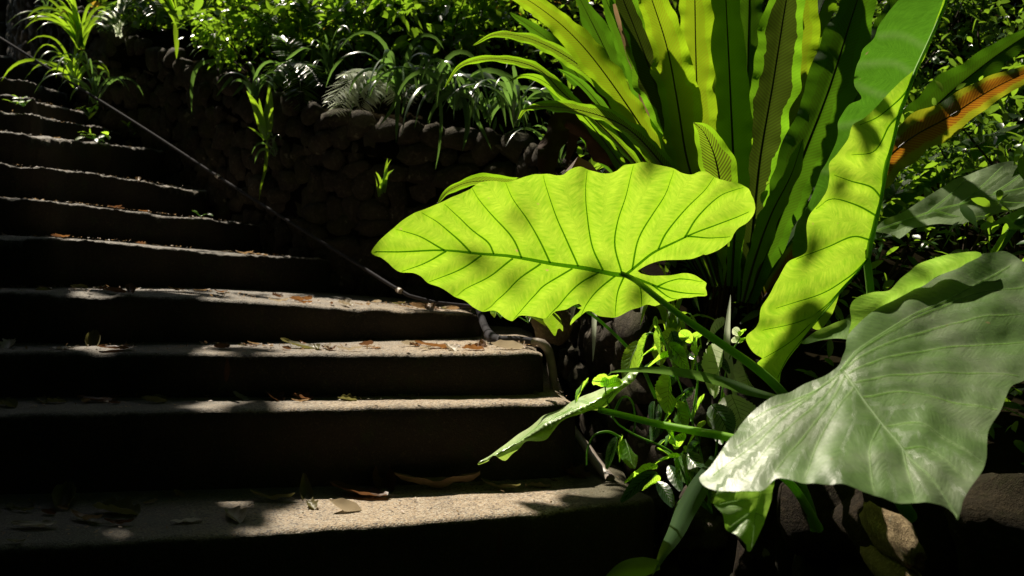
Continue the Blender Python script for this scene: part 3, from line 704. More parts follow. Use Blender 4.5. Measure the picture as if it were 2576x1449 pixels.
hv = [[(1925,1190),(1905,1270),(1890,1378)],[(1900,1280),(1860,1310),(1835,1330)],[(1910,1250),(1860,1260),(1808,1270)],[(1903,1290),(1925,1300)]]
b = blade('leaf', hl, hd, hv, M['ear3'], fg, 8, .006, .004, 5, rim=.01, sign=-1)
b['label'] = 'small ragged bright green leaf hanging below the grey-green one'
ribs('vein', hv, hd, 3, 1, M['vein2'], b, lift=.0005)
a = Acc(); wtube(a, [(1930, 1170, 1.12), (2000, 1230, 1.2), (2060, 1330, 1.3)], .004, .006, 8, 12); mk('petiole', a.v, a.f, M['petiole'], fg)
a = Acc(); wtube(a, [(1990, 1170, 1.3), (2015, 1220, 1.32), (2035, 1270, 1.34), (2050, 1330, 1.36)], .006, .007, 8, 12); mk('petiole', a.v, a.f, M['petiole'], fg)

# --- plant at the right edge
er = thing('elephant_ear', W(2520, 760, 1.85), 'dark broad-leaved elephant ear at the right edge, one leaf edge catching the sun', 'plant')
ro = [(2200,582),(2217,564),(2262,540),(2330,500),(2370,470),(2420,442),(2500,418),(2576,404),(2680,380),(2760,420),(2740,480),(2650,505),(2576,520),(2534,527),(2470,548),(2417,563),(2355,568),(2300,577),(2282,590),(2262,601),(2250,592),(2225,588)]
rd = lambda u, v: 1.80 - .75 * (v - 500) / 1000 - .1 * (u - 2400) / 1000
rv = [[(2205,583),(2300,548),(2417,512),(2600,470),(2740,440)],[(2330,540),(2380,500),(2430,450)],[(2417,512),(2470,470),(2520,425)],[(2350,532),(2420,545),(2480,545)],[(2450,500),(2520,510),(2600,510)],[(2500,490),(2560,450),(2600,410)]]
b = blade('leaf', ro, rd, rv, M['ear4'], er, 9, .004, .003, rim=.008, sign=-1)
ribs('vein', rv, rd, 4, 1.5, M['vein2'], b, lift=.0005)
b['label'] = 'dark broad leaf with a sunlit wavy margin'
ro2 = [(2468,575),(2470,562),(2485,552),(2500,556),(2530,540),(2576,520),(2640,505),(2680,530),(2640,560),(2576,575),(2540,580),(2533,562),(2515,562),(2490,570),(2478,579)]
b = blade('leaf', ro2, lambda u, v: 1.5 - .5 * (v - 550) / 1000, [[(2475,570),(2530,555),(2660,530)]], M['ear3'], er, 8, .004, .004, 5, rim=.008, sign=-1)
a = Acc(); wtube(a, [(2640, 520, 1.5), (2580, 545, 1.5), (2545, 580, 1.5), (2500, 640, 1.52), (2470, 700, 1.55), (2440, 850, 1.62)], .0055, .008, 10, 20); mk('petiole', a.v, a.f, M['petiole'], er)
dk = [(2016,862),(2035,845),(2080,820),(2150,795),(2230,770),(2240,810),(2200,850),(2140,858),(2095,850),(2060,856),(2035,862)]
b = blade('leaf', dk, lambda u, v: 1.62 - .6 * (v - 830) / 1000, [[(2016,862),(2110,830),(2230,790)]], M['ear3'], er, 8, .004, .005, 5, rim=.01, sign=-1)

# ------------------------------------------------------------------ ribbon leaves
def ribbon(ctrl, width, prof=None, n=60, m=9, face=None, twist=0., fold=.15, wav=.1, wfreq=9., ruf=.12, world=False, droop=0., seed=None, serr=0., zone=1.):
    seed = R.uniform(0, 99) if seed is None else seed
    P, L = spline([tuple(W(*c)) for c in ctrl] if not world else [tuple(c) for c in ctrl], n)
    dm = np.mean([c[2] for c in ctrl]) if not world else 0
    wm = width / F * dm if not world else width
    prof = prof or (lambda t: min(1, .28 + 1.9 * t) * (1 - max(0, (t - .55) / .45) ** 2.2) ** .8)
    V = []; A = []; Fc = []; mids = []
    for i in range(n):
        t = i / (n - 1); p = Vector(P[i])
        T = (Vector(P[min(i + 1, n - 1)]) - Vector(P[max(i - 1, 0)])).normalized()
        Nn = (face if face is not None else (EYE - p)).normalized()
        S = T.cross(Nn)
        if S.length < .05: S = T.cross(Vector((0, 0, 1)))
        S.normalize(); Nn = S.cross(T).normalized()
        tw = twist(t) if callable(twist) else twist
        S2 = S * math.cos(tw) + Nn * math.sin(tw); N2 = Nn * math.cos(tw) - S * math.sin(tw)
        hw = wm / 2 * max(.0, prof(t))
        mids.append((p, N2, hw))
        for j in range(m):
            s = -1 + 2 * j / (m - 1); sd = 1 if s > 0 else 2
            e = 1 + wav * noise.noise(Vector((t * wfreq * (L / .4), sd * 9.1, seed))) * 1.6 + (serr * ((i % 2) * 2 - 1) if abs(s) > .9 else 0)
            rf = ruf * hw * (.45 * math.sin(t * wfreq * 5 * (L / .5) + sd * 2.1 + seed + 7 * noise.noise(Vector((t * 5, sd * 3.3, seed)))) + 1.1 * noise.noise(Vector((t * wfreq * 2.2 * (L / .4), sd * 5.7, seed)))) * abs(s) ** 2
            V.append(p + S2 * s * hw * e + N2 * (-fold * abs(s) * hw + rf))
            A.append((s, t * L, zone))
    for i in range(n - 1):
        for j in range(m - 1):
            Fc.append((i * m + j, i * m + j + 1, (i + 1) * m + j + 1, (i + 1) * m + j))
    return V, Fc, A, mids, L

nest = thing('birds_nest_fern', W(1850, 800, 2.28), "large bird's nest fern with long wavy strap fronds fanning up behind the great leaf", 'fern')
FR = [  # control points root..tip, width, material, twist, label
 ([(1790,720,2.22),(1700,520,2.18),(1655,425,2.16),(1600,335,2.13),(1530,228,2.1),(1440,152,2.07),(1340,100,2.04),(1250,86,2.01),(1187,116,1.98)], 40, 'frond', .5, 0),
 ([(1780,720,2.2),(1680,530,2.14),(1600,412,2.1),(1500,305,2.06),(1420,238,2.03),(1350,172,2.0),(1250,148,1.97),(1160,165,1.93),(1115,226,1.9)], 32, 'frond', .7, 0),
 ([(1760,700,2.4),(1620,500,2.38),(1500,330,2.35),(1400,228,2.3),(1330,190,2.28),(1275,205,2.25)], 30, 'frondp', .4, 0),
 ([(1800,720,2.08),(1720,500,2.04),(1650,395,2.0),(1570,318,1.97),(1470,280,1.94),(1380,268,1.92),(1325,275,1.9),(1303,302,1.88)], 50, 'frond', .7, 0),
 ([(1800,720,2.16),(1725,500,2.14),(1650,375,2.1),(1550,225,2.06),(1465,115,2.03),(1385,40,2.0),(1290,-20,1.95),(1180,-50,1.9)], 72, 'frondy', .3, 'arching yellow-green frond with a comb of brown lines'),
 ([(1810,720,2.1),(1748,500,2.08),(1700,350,2.05),(1645,200,2.02),(1600,80,2.0),(1560,-20,1.98),(1520,-120,1.95)], 92, 'frondk', -.35, 'dark frond with a tan withered edge'),
 ([(1800,720,2.42),(1720,500,2.4),(1690,420,2.38),(1650,300,2.36),(1600,180,2.34),(1550,60,2.32),(1500,-60,2.3)], 60, 'frondd', .2, 0),
 ([(1820,720,2.18),(1765,520,2.17),(1728,400,2.16),(1703,250,2.15),(1678,120,2.14),(1640,0,2.12),(1590,-140,2.1)], 104, 'frondy', .25, 0),
 ([(1830,720,2.24),(1780,520,2.22),(1768,420,2.2),(1754,250,2.2),(1748,0,2.2),(1748,-220,2.2)], 98, 'frondy', -.3, 0),
 ([(1840,720,2.14),(1852,500,2.13),(1846,420,2.12),(1838,250,2.12),(1826,0,2.12),(1812,-250,2.1)], 84, 'frondp', .2, 0),
 ([(1850,720,2.42),(1868,480,2.42),(1880,200,2.42),(1885,0,2.42),(1890,-220,2.42)], 104, 'frondd', .4, 0),
 ([(1870,760,2.2),(1893,580,2.2),(1912,400,2.18),(1946,200,2.16),(1978,0,2.14),(2014,-220,2.1)], 124, 'frondk', .1, 'broad dark frond with a near-black midrib'),
 ([(1880,720,2.34),(1935,560,2.34),(1965,400,2.33),(1992,200,2.32),(2012,0,2.3),(2026,-160,2.3)], 112, 'frondy', -.1, 0),
 ([(1880,760,2.12),(1925,640,2.1),(2005,430,2.06),(2085,225,2.02),(2150,20,2.0),(2215,-170,1.96)], 124, 'frondd', .25, 'wide dark leaning frond right of the centre'),
 ([(1890,760,2.3),(1975,600,2.3),(2075,400,2.28),(2150,250,2.26),(2240,60,2.24),(2310,-80,2.2)], 120, 'frondd', .5, 0),
 ([(1900,780,2.2),(2000,650,2.16),(2110,530,2.12),(2262,370,2.06),(2390,292,2.02),(2500,222,1.98),(2650,150,1.94)], 92, 'frondr', .1, 'rusty orange frond lit through, pointing right'),
 ([(1900,780,2.5),(2040,640,2.5),(2200,440,2.46),(2330,290,2.42),(2480,160,2.4),(2640,50,2.36)], 104, 'frondd', .3, 0),
 ([(1900,780,2.4),(2060,660,2.4),(2250,490,2.36),(2400,395,2.32),(2580,310,2.28)], 90, 'frondd', .6, 0),
 ([(1825,620,2.0),(1815,500,1.95),(1808,440,1.93),(1795,385,1.92),(1772,335,1.9),(1745,308,1.88)], 84, 'frond', .2, 'short curled frond tip with a brown centre'),
 ([(1640,660,2.35),(1540,580,2.25),(1420,510,2.15),(1300,466,2.08),(1200,456,2.03),(1135,476,2.0),(1100,512,1.97)], 46, 'frond', .6, 'low frond with a brown underside poking out left of the great leaf'),
 ([(1780,720,2.5),(1650,560,2.5),(1570,450,2.48),(1480,340,2.45),(1420,262,2.42),(1360,200,2.4)], 44, 'frondd', .3, 0),
 ([(1790,720,2.45),(1690,540,2.45),(1610,420,2.42),(1520,280,2.4),(1460,210,2.36),(1400,170,2.3)], 40, 'frondd', .8, 0),
 ([(1830,740,2.5),(1800,520,2.52),(1790,300,2.54),(1788,80,2.56),(1780,-150,2.56)], 96, 'frondp', -.4, 0),
 ([(1860,740,2.5),(1920,500,2.52),(1960,300,2.54),(2050,60,2.56),(2120,-120,2.56)], 96, 'frondp', .5, 0),
 ([(1880,760,2.26),(1950,640,2.24),(2040,500,2.2),(2120,400,2.18),(2200,260,2.16),(2300,100,2.12)], 60, 'frondd', .9, 0),
 ([(1850,740,2.28),(1880,600,2.26),(1905,470,2.24),(1930,350,2.24),(1938,250,2.24)], 60, 'frondp', -.5, 0),
 ([(1870,760,2.05),(1900,650,2.02),(1940,540,2.0),(1990,440,1.98),(2020,350,1.98)], 54, 'frondp', .5, 0),
 ([(1810,740,2.3),(1740,560,2.32),(1700,470,2.34),(1650,330,2.38),(1590,240,2.4),(1540,190,2.42),(1500,180,2.44)], 60, 'frond', .5, 0),
 ([(1790,720,2.6),(1680,500,2.65),(1600,300,2.7),(1520,120,2.72),(1440,-40,2.74)], 80, 'frondd', .0, 0),
 ([(1790,720,2.65),(1640,450,2.7),(1500,260,2.75),(1400,120,2.78),(1280,30,2.8)], 60, 'frondd', .3, 0),
 ([(1810,720,2.7),(1720,450,2.75),(1660,200,2.78),(1600,0,2.8)], 90, 'frondd', .2, 0),
]
for k, (c, w, mt, tw, lb) in enumerate(FR):
    if k in (0, 1, 3, 4, 5): c = [(x, y, z + .3 * i / (len(c) - 1) + .06) for i, (x, y, z) in enumerate(c)]
    V, Fc, A, mids, L = ribbon(c, w, n=90, m=11, twist=tw, fold=.22 if k % 2 else -.1, wav=.2, wfreq=8, ruf=.14 if mt in ('frondk', 'frondd') else .34, seed=k * 3.7, zone=1)
    fr = mk('frond', V, Fc, M[mt], nest, {'st': A})
    if lb: fr['label'] = lb
    a = Acc(); pts = [p + N2 * -.0 for p, N2, h in mids]
    rr = [max(.0006, .0034 * (1 - i / 95)) for i in range(len(pts))]
    tube(a, pts, rr, 6); mk('midrib', a.v, a.f, M['rib'], fr)
# dry edge on the sixth frond
V, Fc, A, mids, L = ribbon([(1695,480,2.32),(1643,330,2.29),(1602,200,2.27),(1568,90,2.25),(1545,10,2.22)], 17, prof=lambda t: .4 + .6 * math.sin(math.pi * t), n=50, m=5, wav=.5, ruf=.5, twist=.3)
mk('withered_edge', V, Fc, M['dry1'], nest)
# fibrous root mass and old stalks
a = Acc()
for i in range(70):
    u = 1770 + 150 * R.random(); d = R.uniform(2.15, 2.45)
    wtube(a, [(u + R.uniform(-40, 40), R.uniform(860, 930), d), (u, 780, d), (u * .6 + 1850 * .4 + R.uniform(-20, 20), R.uniform(600, 700), d)], R.uniform(.002, .005), .002, 5, 8)
mk('root_ball', a.v, a.f, M['deadf'], nest)
for c, w in (([(1700,560,2.45),(1560,420,2.4),(1470,330,2.36),(1420,300,2.34),(1390,350,2.32),(1370,470,2.3),(1365,560,2.3)], 60), ([(1700,560,2.5),(1590,350,2.5),(1520,270,2.48),(1480,230,2.46),(1450,300,2.44),(1425,420,2.42)], 50), ([(1740,600,2.5),(1640,430,2.5),(1590,380,2.5),(1560,420,2.48),(1545,520,2.46)], 50)):
    V, Fc, A, mids, L = ribbon(c, w, n=60, m=7, wav=.4, ruf=.6, fold=.4)
    mk('dead_frond', V, Fc, M['deadf'], nest)

# ------------------------------------------------------------------ leaf scatter helpers
def leaves(acc, pts, dirs, ups, ln, wd, bend=.25, fold=.2):
    st = (0, .25, .5, .75, 1); ws = (0, .82, 1, .68, 0)
    for p, d, u, L, w in zip(pts, dirs, ups, ln, wd):
        d = d.normalized(); s = d.cross(u)
        if s.length < 1e-3: s = d.cross(Vector((1, 0, 0)))
        s.normalize(); nn = s.cross(d)
        V = []; 
        for t, q in zip(st, ws):
            c = p + d * (t * L) - Vector((0, 0, 1)) * (bend * L * t * t)
            if q == 0: V.append(c)
            else: V += [c - s * (q * w * .5) + nn * fold * q * w * .5, c, c + s * (q * w * .5) + nn * fold * q * w * .5]
        Fc = [(0, 2, 1), (0, 3, 2)]
        for i in range(2):
            o = 1 + 3 * i
            Fc += [(o, o + 1, o + 4, o + 3), (o + 1, o + 2, o + 5, o + 4)]
        Fc += [(7, 8, 10), (8, 9, 10)]
        acc.add(V, Fc)
def rv(s=1): 
    v = Vector((R.gauss(0, 1), R.gauss(0, 1), R.gauss(0, 1))); return v.normalized() * s
def shrub(name, base, rx, ry, rz, n, L, wr, mat, label, group, stems=6, flat=.5):
    root = thing(name, base, label, 'shrub', group)
    a = Acc(); P = []; Dn = []; U = []; ln = []; wd = []
    tips = []
    for k in range(stems):
        t = base + Vector((R.uniform(-1, 1) * rx, R.uniform(-1, 1) * ry, R.uniform(.55, 1.1) * rz * 2)); tips.append(t)
        q = (base + t) / 2 + Vector((R.uniform(-.3, .3) * rx, R.uniform(-.3, .3) * ry, 0))
        S, _ = spline([tuple(base), tuple(q), tuple(t)], 10)
        tube(a, S, [.005 - .0004 * i for i in range(10)], 5)
    mk('stem', a.v, a.f, M['bark'], root)
    for i in range(n):
        t = R.choice(tips); f = R.random() ** .5
        c = base.lerp(t, .25 + .75 * f) + rv(R.random() * .5 * (rx + rz) / 2)
        out = (c - base - Vector((0, 0, rz * .5))); out = out.normalized() if out.length > 0 else rv()
        d = out * .6 + rv(.8) + Vector((0, 0, -.1)); l_ = L * R.uniform(.6, 1.3)
        P.append(c); Dn.append(d); U.append((Vector((0, 0, 1)) * flat + rv(.6))); ln.append(l_); wd.append(l_ * wr)
    a = Acc(); leaves(a, P, Dn, U, ln, wd)
    mk('foliage', a.v, a.f, mat, root)
    return root
def clump(base, n, L, w, mat, label, group='strap-leaved clumps on the wall top', lean=None, spread=1., up=1., droop=1., name='strap_plant', dirs=None):
    """grassy strap plant; base in world, L length of the blades (m)"""
    a = Acc()
    for k in range(n):
        an = R.uniform(0, 2 * math.pi); sp = R.uniform(.15, .9) * spread
        h = Vector((math.cos(an) * sp, math.sin(an) * sp, 0))
        if lean is not None: h = h * .7 + lean
        v0 = Vector((0, 0, up * R.uniform(.6, 1.1))) + h * .6
        l_ = L * R.uniform(.6, 1.15); p = base + rv(.012); pts = [p.copy()]
        v = v0.normalized()
        for i in range(6):
            v = (v + h * .12 + Vector((0, 0, -.28 * droop * (i + 1) / 3))).normalized()
            p = p + v * (l_ / 6); pts.append(p.copy())
        V, Fc, A, _, _ = ribbon(pts, w * R.uniform(.7, 1.2), prof=lambda t: min(1, .5 + 2 * t) * (1 - t ** 3) ** .9, n=14, m=3, world=True, face=rv() + Vector((0, -1, .6)), fold=.25, wav=.03, ruf=.0)
        a.add(V, Fc)
    o = mk(name, [Vector(v) - base for v in a.v], a.f, mat); o.location = base
    return tag(o, label, 'plant', group)

G1 = 'strap-leaved clumps on the wall top'
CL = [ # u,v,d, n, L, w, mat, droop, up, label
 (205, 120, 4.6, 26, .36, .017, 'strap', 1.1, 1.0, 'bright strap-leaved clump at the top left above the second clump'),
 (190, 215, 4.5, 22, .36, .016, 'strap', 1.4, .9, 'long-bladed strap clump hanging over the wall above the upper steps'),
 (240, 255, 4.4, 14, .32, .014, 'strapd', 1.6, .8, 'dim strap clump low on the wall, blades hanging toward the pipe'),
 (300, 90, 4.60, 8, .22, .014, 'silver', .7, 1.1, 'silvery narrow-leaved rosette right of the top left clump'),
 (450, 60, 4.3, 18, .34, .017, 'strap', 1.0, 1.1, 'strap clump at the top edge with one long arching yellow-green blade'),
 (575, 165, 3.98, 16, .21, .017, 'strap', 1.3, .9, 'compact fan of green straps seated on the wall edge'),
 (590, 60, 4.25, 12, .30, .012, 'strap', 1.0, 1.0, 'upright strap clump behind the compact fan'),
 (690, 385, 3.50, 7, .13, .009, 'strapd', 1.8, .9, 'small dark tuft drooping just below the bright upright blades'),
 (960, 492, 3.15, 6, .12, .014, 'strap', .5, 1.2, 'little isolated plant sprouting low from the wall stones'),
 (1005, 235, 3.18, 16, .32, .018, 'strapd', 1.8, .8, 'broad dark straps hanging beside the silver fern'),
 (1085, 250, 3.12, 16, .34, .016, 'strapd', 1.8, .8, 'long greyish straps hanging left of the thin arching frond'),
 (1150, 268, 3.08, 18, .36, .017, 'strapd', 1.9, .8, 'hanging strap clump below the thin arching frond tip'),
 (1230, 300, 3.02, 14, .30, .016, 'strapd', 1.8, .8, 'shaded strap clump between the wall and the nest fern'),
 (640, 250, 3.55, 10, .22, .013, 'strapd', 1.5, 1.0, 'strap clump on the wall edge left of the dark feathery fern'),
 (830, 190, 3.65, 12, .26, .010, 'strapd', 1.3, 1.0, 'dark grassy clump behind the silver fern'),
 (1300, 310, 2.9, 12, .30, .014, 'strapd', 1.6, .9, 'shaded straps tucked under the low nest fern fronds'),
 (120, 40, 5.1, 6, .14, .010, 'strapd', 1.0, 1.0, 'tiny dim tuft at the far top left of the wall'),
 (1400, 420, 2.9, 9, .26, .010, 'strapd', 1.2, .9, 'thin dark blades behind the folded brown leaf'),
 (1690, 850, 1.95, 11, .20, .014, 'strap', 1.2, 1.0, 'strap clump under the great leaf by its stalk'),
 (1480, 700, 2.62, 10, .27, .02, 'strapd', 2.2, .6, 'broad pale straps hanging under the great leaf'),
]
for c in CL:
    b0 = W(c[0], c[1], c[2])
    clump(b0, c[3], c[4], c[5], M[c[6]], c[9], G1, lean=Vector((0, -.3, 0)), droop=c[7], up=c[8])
# the three bright upright blades on the wall
a = Acc()
for c, w in (([(668,352,3.5),(655,300,3.48),(638,258,3.46),(620,228,3.44)], 25), ([(670,352,3.49),(674,300,3.47),(678,250,3.45),(677,207,3.44)], 27), ([(668,352,3.48),(662,318,3.46),(656,285,3.45),(652,246,3.45)], 17), ([(672,352,3.5),(668,420,3.48),(656,470,3.47),(652,505,3.46)], 9), ([(668,352,3.5),(640,328,3.47),(622,318,3.46)], 6)):
    V, Fc, A, _, _ = ribbon(c, w, prof=lambda t: min(1, .45 + 2 * t) * (1 - t ** 2.6), n=20, m=5, fold=.35, wav=.05, ruf=0); a.add(V, Fc)
tag(mk('strap_plant', a.v, a.f, M['strap']), 'three brilliant upright backlit blades standing against the dark wall', 'plant', G1)
# named single blades
def blades(lst, mat, label, group=G1, name='strap_plant'):
    for i, (c, w) in enumerate(lst):
        V, Fc, A, _, _ = ribbon(c, w, prof=lambda t: min(1, .5 + 2 * t) * (1 - t ** 3), n=24, m=5, fold=.3, wav=.04, ruf=0)
        tag(mk('grass_blade', V, Fc, M[mat]), label if isinstance(label, str) else label[i], 'grass blade', 'single long blades')
blades([([(540,150,4.0),(500,165,3.95),(483,210,3.92),(482,285,3.9)], 11), ([(600,190,3.9),(585,195,3.86),(565,215,3.84),(543,244,3.82)], 9), ([(640,200,3.85),(612,215,3.82),(583,244,3.8)], 10)], 'strapd', ['longest dark blade hooking down the wall under the compact fan of straps', 'pale-tipped short blade left of the bright upright blades', 'green blade slanting down just above left of the bright upright blades'])
blades([([(1010,175,3.15),(1003,230,3.13),(985,275,3.11),(950,322,3.09)], 13), ([(1005,170,3.13),(1002,230,3.11),(999,300,3.09),(996,362,3.08)], 15), ([(1160,235,3.05),(1172,270,3.03),(1176,320,3.01),(1163,382,3.00)], 17), ([(1105,220,3.15),(1110,300,3.13),(1105,370,3.11),(1095,428,3.10)], 9), ([(1150,230,3.05),(1185,280,3.03),(1215,330,3.02),(1237,378,3.01)], 12), ([(720,150,3.45),(760,122,3.43),(785,124,3.41)], 7)], 'strapd', ['pale blade slanting down left from beside the silver fern', 'long grey blade hanging straight down right of the silver fern', 'widest grey-green blade hanging over the stones under the thin arching frond', 'thin dark blade hanging lowest over the stones left of the widest one', 'dark blade slanting down right towards the nest fern', 'small pale-tipped blade arching above the dark feathery fern'])
blades([([(440,60,4.3),(444,100,4.28),(444,150,4.27)], 13), ([(640,60,4.2),(560,25,4.18),(500,30,4.15),(440,55,4.1)], 8), ([(600,95,4.1),(560,60,4.08),(500,40,4.06),(455,60,4.05)], 9)], 'strap', ['yellow-green blade hanging straight down at the top edge of the wall', 'long yellow-green blade arching flat across the top left', 'shorter arching blade just under the long flat one'])
blades([([(1497,740,2.3),(1495,800,2.28),(1494,860,2.27),(1491,912,2.26)], 13), ([(1448,740,2.32),(1440,790,2.3),(1437,822,2.3)], 12), ([(1618,740,2.2),(1616,790,2.19),(1612,838,2.18)], 11)], 'silver', ['longest pale strap tip hanging below the great leaf', 'short pale strap tip behind the torn rim of the great leaf', 'pale strap tip hanging below the right lobe of the great leaf'])
blades([([(1850,1000,1.75),(1832,900,1.76),(1829,840,1.77),(1838,740,1.78)], 20)], 'silver', 'single upright white-lit blade beside the pale veined leaf')
blades([([(1960,1002,1.56),(1890,985,1.6),(1800,955,1.64),(1700,935,1.66),(1620,930,1.68),(1560,933,1.7),(1535,937,1.7),(1524,950,1.7)], 26)], 'strapd', 'long dark narrow leaf lying almost level over the understory plant')
blades([([(1800,1150,1.6),(1762,1220,1.55),(1725,1285,1.5),(1700,1340,1.45),(1670,1390,1.4),(1640,1450,1.36)], 54)], 'strapd', 'dark curving leaf at the bottom by the end of the lowest step')
blades([([(1660,1420,1.38),(1620,1425,1.37),(1570,1432,1.36),(1515,1460,1.35)], 48)], 'strap', 'bright leaf tip cut by the bottom edge of the picture')

# ------------------------------------------------------------------ feathery ferns
def feather(ctrl, plen, nm, mat, parent):
    P, L = spline([tuple(W(*c)) for c in ctrl], nm)
    a = Acc(); tube(a, P, [.0022 * (1 - i / (nm + 4)) for i in range(nm)], 5)
    pts = []; ds = []; us = []; ln = []; wd = []
    for i in range(3, nm):
        T = Vector(P[min(i + 1, nm - 1)]) - Vector(P[i - 1]); T.normalize()
        up = Vector((0, -.3, 1)) + rv(.2); S = T.cross(up).normalized()
        pl = plen * math.sin(math.pi * min(1, (i / nm) * .85 + .12)) ** .7
        for sg in (-1, 1):
            pts.append(Vector(P[i])); ds.append(S * sg + T * .5 + rv(.08)); us.append(up + rv(.1)); ln.append(pl * R.uniform(.85, 1.1)); wd.append(pl * .17)
    leaves(a, pts, ds, us, ln, wd, .2, .1)
    return mk('frond', a.v, a.f, mat, parent)
fe = thing('fern', W(960, 200, 3.45), 'feathery fern coloured silver-white for sun glare on the wall top', 'fern')
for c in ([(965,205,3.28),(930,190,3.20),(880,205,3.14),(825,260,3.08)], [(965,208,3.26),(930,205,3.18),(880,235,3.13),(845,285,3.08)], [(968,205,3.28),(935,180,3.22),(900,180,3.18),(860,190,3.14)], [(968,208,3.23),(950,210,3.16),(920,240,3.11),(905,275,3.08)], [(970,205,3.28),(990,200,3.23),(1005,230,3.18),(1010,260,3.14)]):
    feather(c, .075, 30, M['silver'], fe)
fe = thing('fern', W(730, 140, 3.6), 'dark feathery fern with one drooping frond left of the silver fern', 'fern')
for c in ([(735,150,3.6),(752,190,3.55),(757,230,3.5),(762,275,3.47)], [(735,150,3.6),(700,170,3.55),(670,215,3.5)], [(735,150,3.6),(780,170,3.55),(810,215,3.5)], [(735,150,3.6),(720,110,3.6),(690,90,3.58)]):
    feather(c, .075, 34, M['fern'], fe)
for (u, v, d, lb) in ((345, 25, 4.7, 'dim feathery fern at the top edge above the stones on the left'), (900, 40, 3.9, 'sunny feathery fern at the top edge in the middle'), (1060, 30, 3.85, 'feathery fern at the top edge near the thin arching frond'), (760, 30, 4.0, 'pale feathery fern at the top left of the middle thicket')):
    fe = thing('fern', W(u, v, d), lb, 'fern')
    for k in range(6):
        an = R.uniform(-2.6, -.5); r = R.uniform(70, 110)
        feather([(u, v, d), (u + math.cos(an) * r * .5, v + math.sin(an) * r * .45, d - .06), (u + math.cos(an) * r, v + math.sin(an) * r * .3 + 20, d - .12), (u + math.cos(an) * r * 1.25, v + 50, d - .16)], .07, 26, M['fern'], fe)

# ------------------------------------------------------------------ thicket behind the wall and right background
def uv_base(u, v, d): return W(u, v, d)
TH = [(360,40,4.9),(520,10,4.7),(620,30,4.5),(690,60,4.2),(760,90,4.1),(830,60,4.0),(900,110,3.9),(980,90,3.85),(1050,120,3.8),(1120,80,3.8),(700,-20,4.6),(820,-10,4.4),(950,-20,4.4),(1080,0,4.3),(1200,40,4.0),(1300,100,3.7),(1180,170,3.6),(1250,-30,4.5),(1400,-30,4.2),(640,130,4.05)]
adj = ['bright small-leaved bush', 'dark leafy bush', 'sun-flecked bush', 'dense low bush', 'loose twiggy bush']
plc = ['at the top left end of the thicket', 'at the top edge left of centre', 'behind the compact fan of straps', 'left of the dark feathery fern', 'above the dark feathery fern', 'above the silver fern', 'just behind the silver fern', 'right of the silver fern at mid height', 'above the long hanging straps', 'behind the thin arching frond tip', 'on the skyline left of centre', 'on the skyline in the middle', 'on the skyline above the silver fern', 'at the top edge right of the middle', 'behind the arching fronds', 'under the arching yellow-green frond', 'behind the hanging strap clump', 'at the top edge by the yellow-green frond', 'in deep shade behind the nest fern', 'low near the wall edge behind the bright upright blades']
for i, (u, v, d) in enumerate(TH):
    b0 = W(u, v + 70, d)
    shrub('thicket_bush', b0, R.uniform(.24, .34), .26, .17, 560, R.choice([.035, .045, .06]), R.choice([.3, .42, .5]), M['shrub'] if i % 3 else M['strap'], adj[i % 5] + ' ' + plc[i], 'bushes massed on the bank above the wall', 7)
RB = [(2140,60,3.3),(2420,60,3.2),(2520,180,3.0),(2560,20,3.4),(2330,420,2.9),(2480,330,2.9),(2560,440,2.7),(2300,560,2.7),(2420,620,2.4),(2560,620,2.3),(2100,250,3.2),(2250,200,3.1),(2060,-20,3.6),(2350,-30,3.8),(2200,700,2.4),(2650,250,2.9),(2050,650,2.7)]
plr = ['between the central fronds and the folded leaf', 'in the top right corner area left side', 'above the rusty frond tip', 'in the extreme top right corner', 'just under the rusty frond', 'right of the rusty frond root in strong sun', 'at the right edge above the dark broad leaf', 'behind the midrib of the folded leaf', 'below the dark broad leaf in shade', 'at the right edge below the dark broad leaf', 'behind the wide dark leaning frond', 'glimpsed behind the folded leaf', 'at the top edge right of the central fronds', 'at the top edge behind the folded leaf', 'in the dark hollow above the olive lobe', 'cut by the right edge beside the rusty tip', 'in the shade right of the fern roots']
for i, (u, v, d) in enumerate(RB):
    b0 = W(u, v + 60, d)
    shrub('background_bush', b0, R.uniform(.18, .28), .2, .17, 480, R.choice([.035, .045, .06]), .36, M['shrubg'] if i % 2 else M['shrub'], ['glossy bush', 'leafy bush', 'tangled bush'][i % 3] + ' ' + plr[i], 'bushes behind the nest fern on the right', 7, .7)
# undergrowth that nobody could count: fills the slope
a = Acc(); P = []; Dn = []; U = []; ln = []; wd = []
for i in range(13000):
    s = R.uniform(.1, .97); dd = R.uniform(.12, 4.5) ** 1.0
    p = bank(s, dd); p.z += R.random() ** 2 * (.3 + .22 * dd)
    P.append(p); Dn.append(rv() + Vector((0, -.2, .3))); U.append(Vector((0, 0, 1)) + rv(.7)); l_ = R.uniform(.03, .07) * (1 if s < .5 else .8); ln.append(l_); wd.append(l_ * .35)
leaves(a, P, Dn, U, ln, wd)
o = mk('undergrowth', a.v, a.f, M['shrub']); struct(o, 'stuff'); o['label'] = 'tangle of low leafy undergrowth covering the slope'; o['category'] = 'undergrowth'

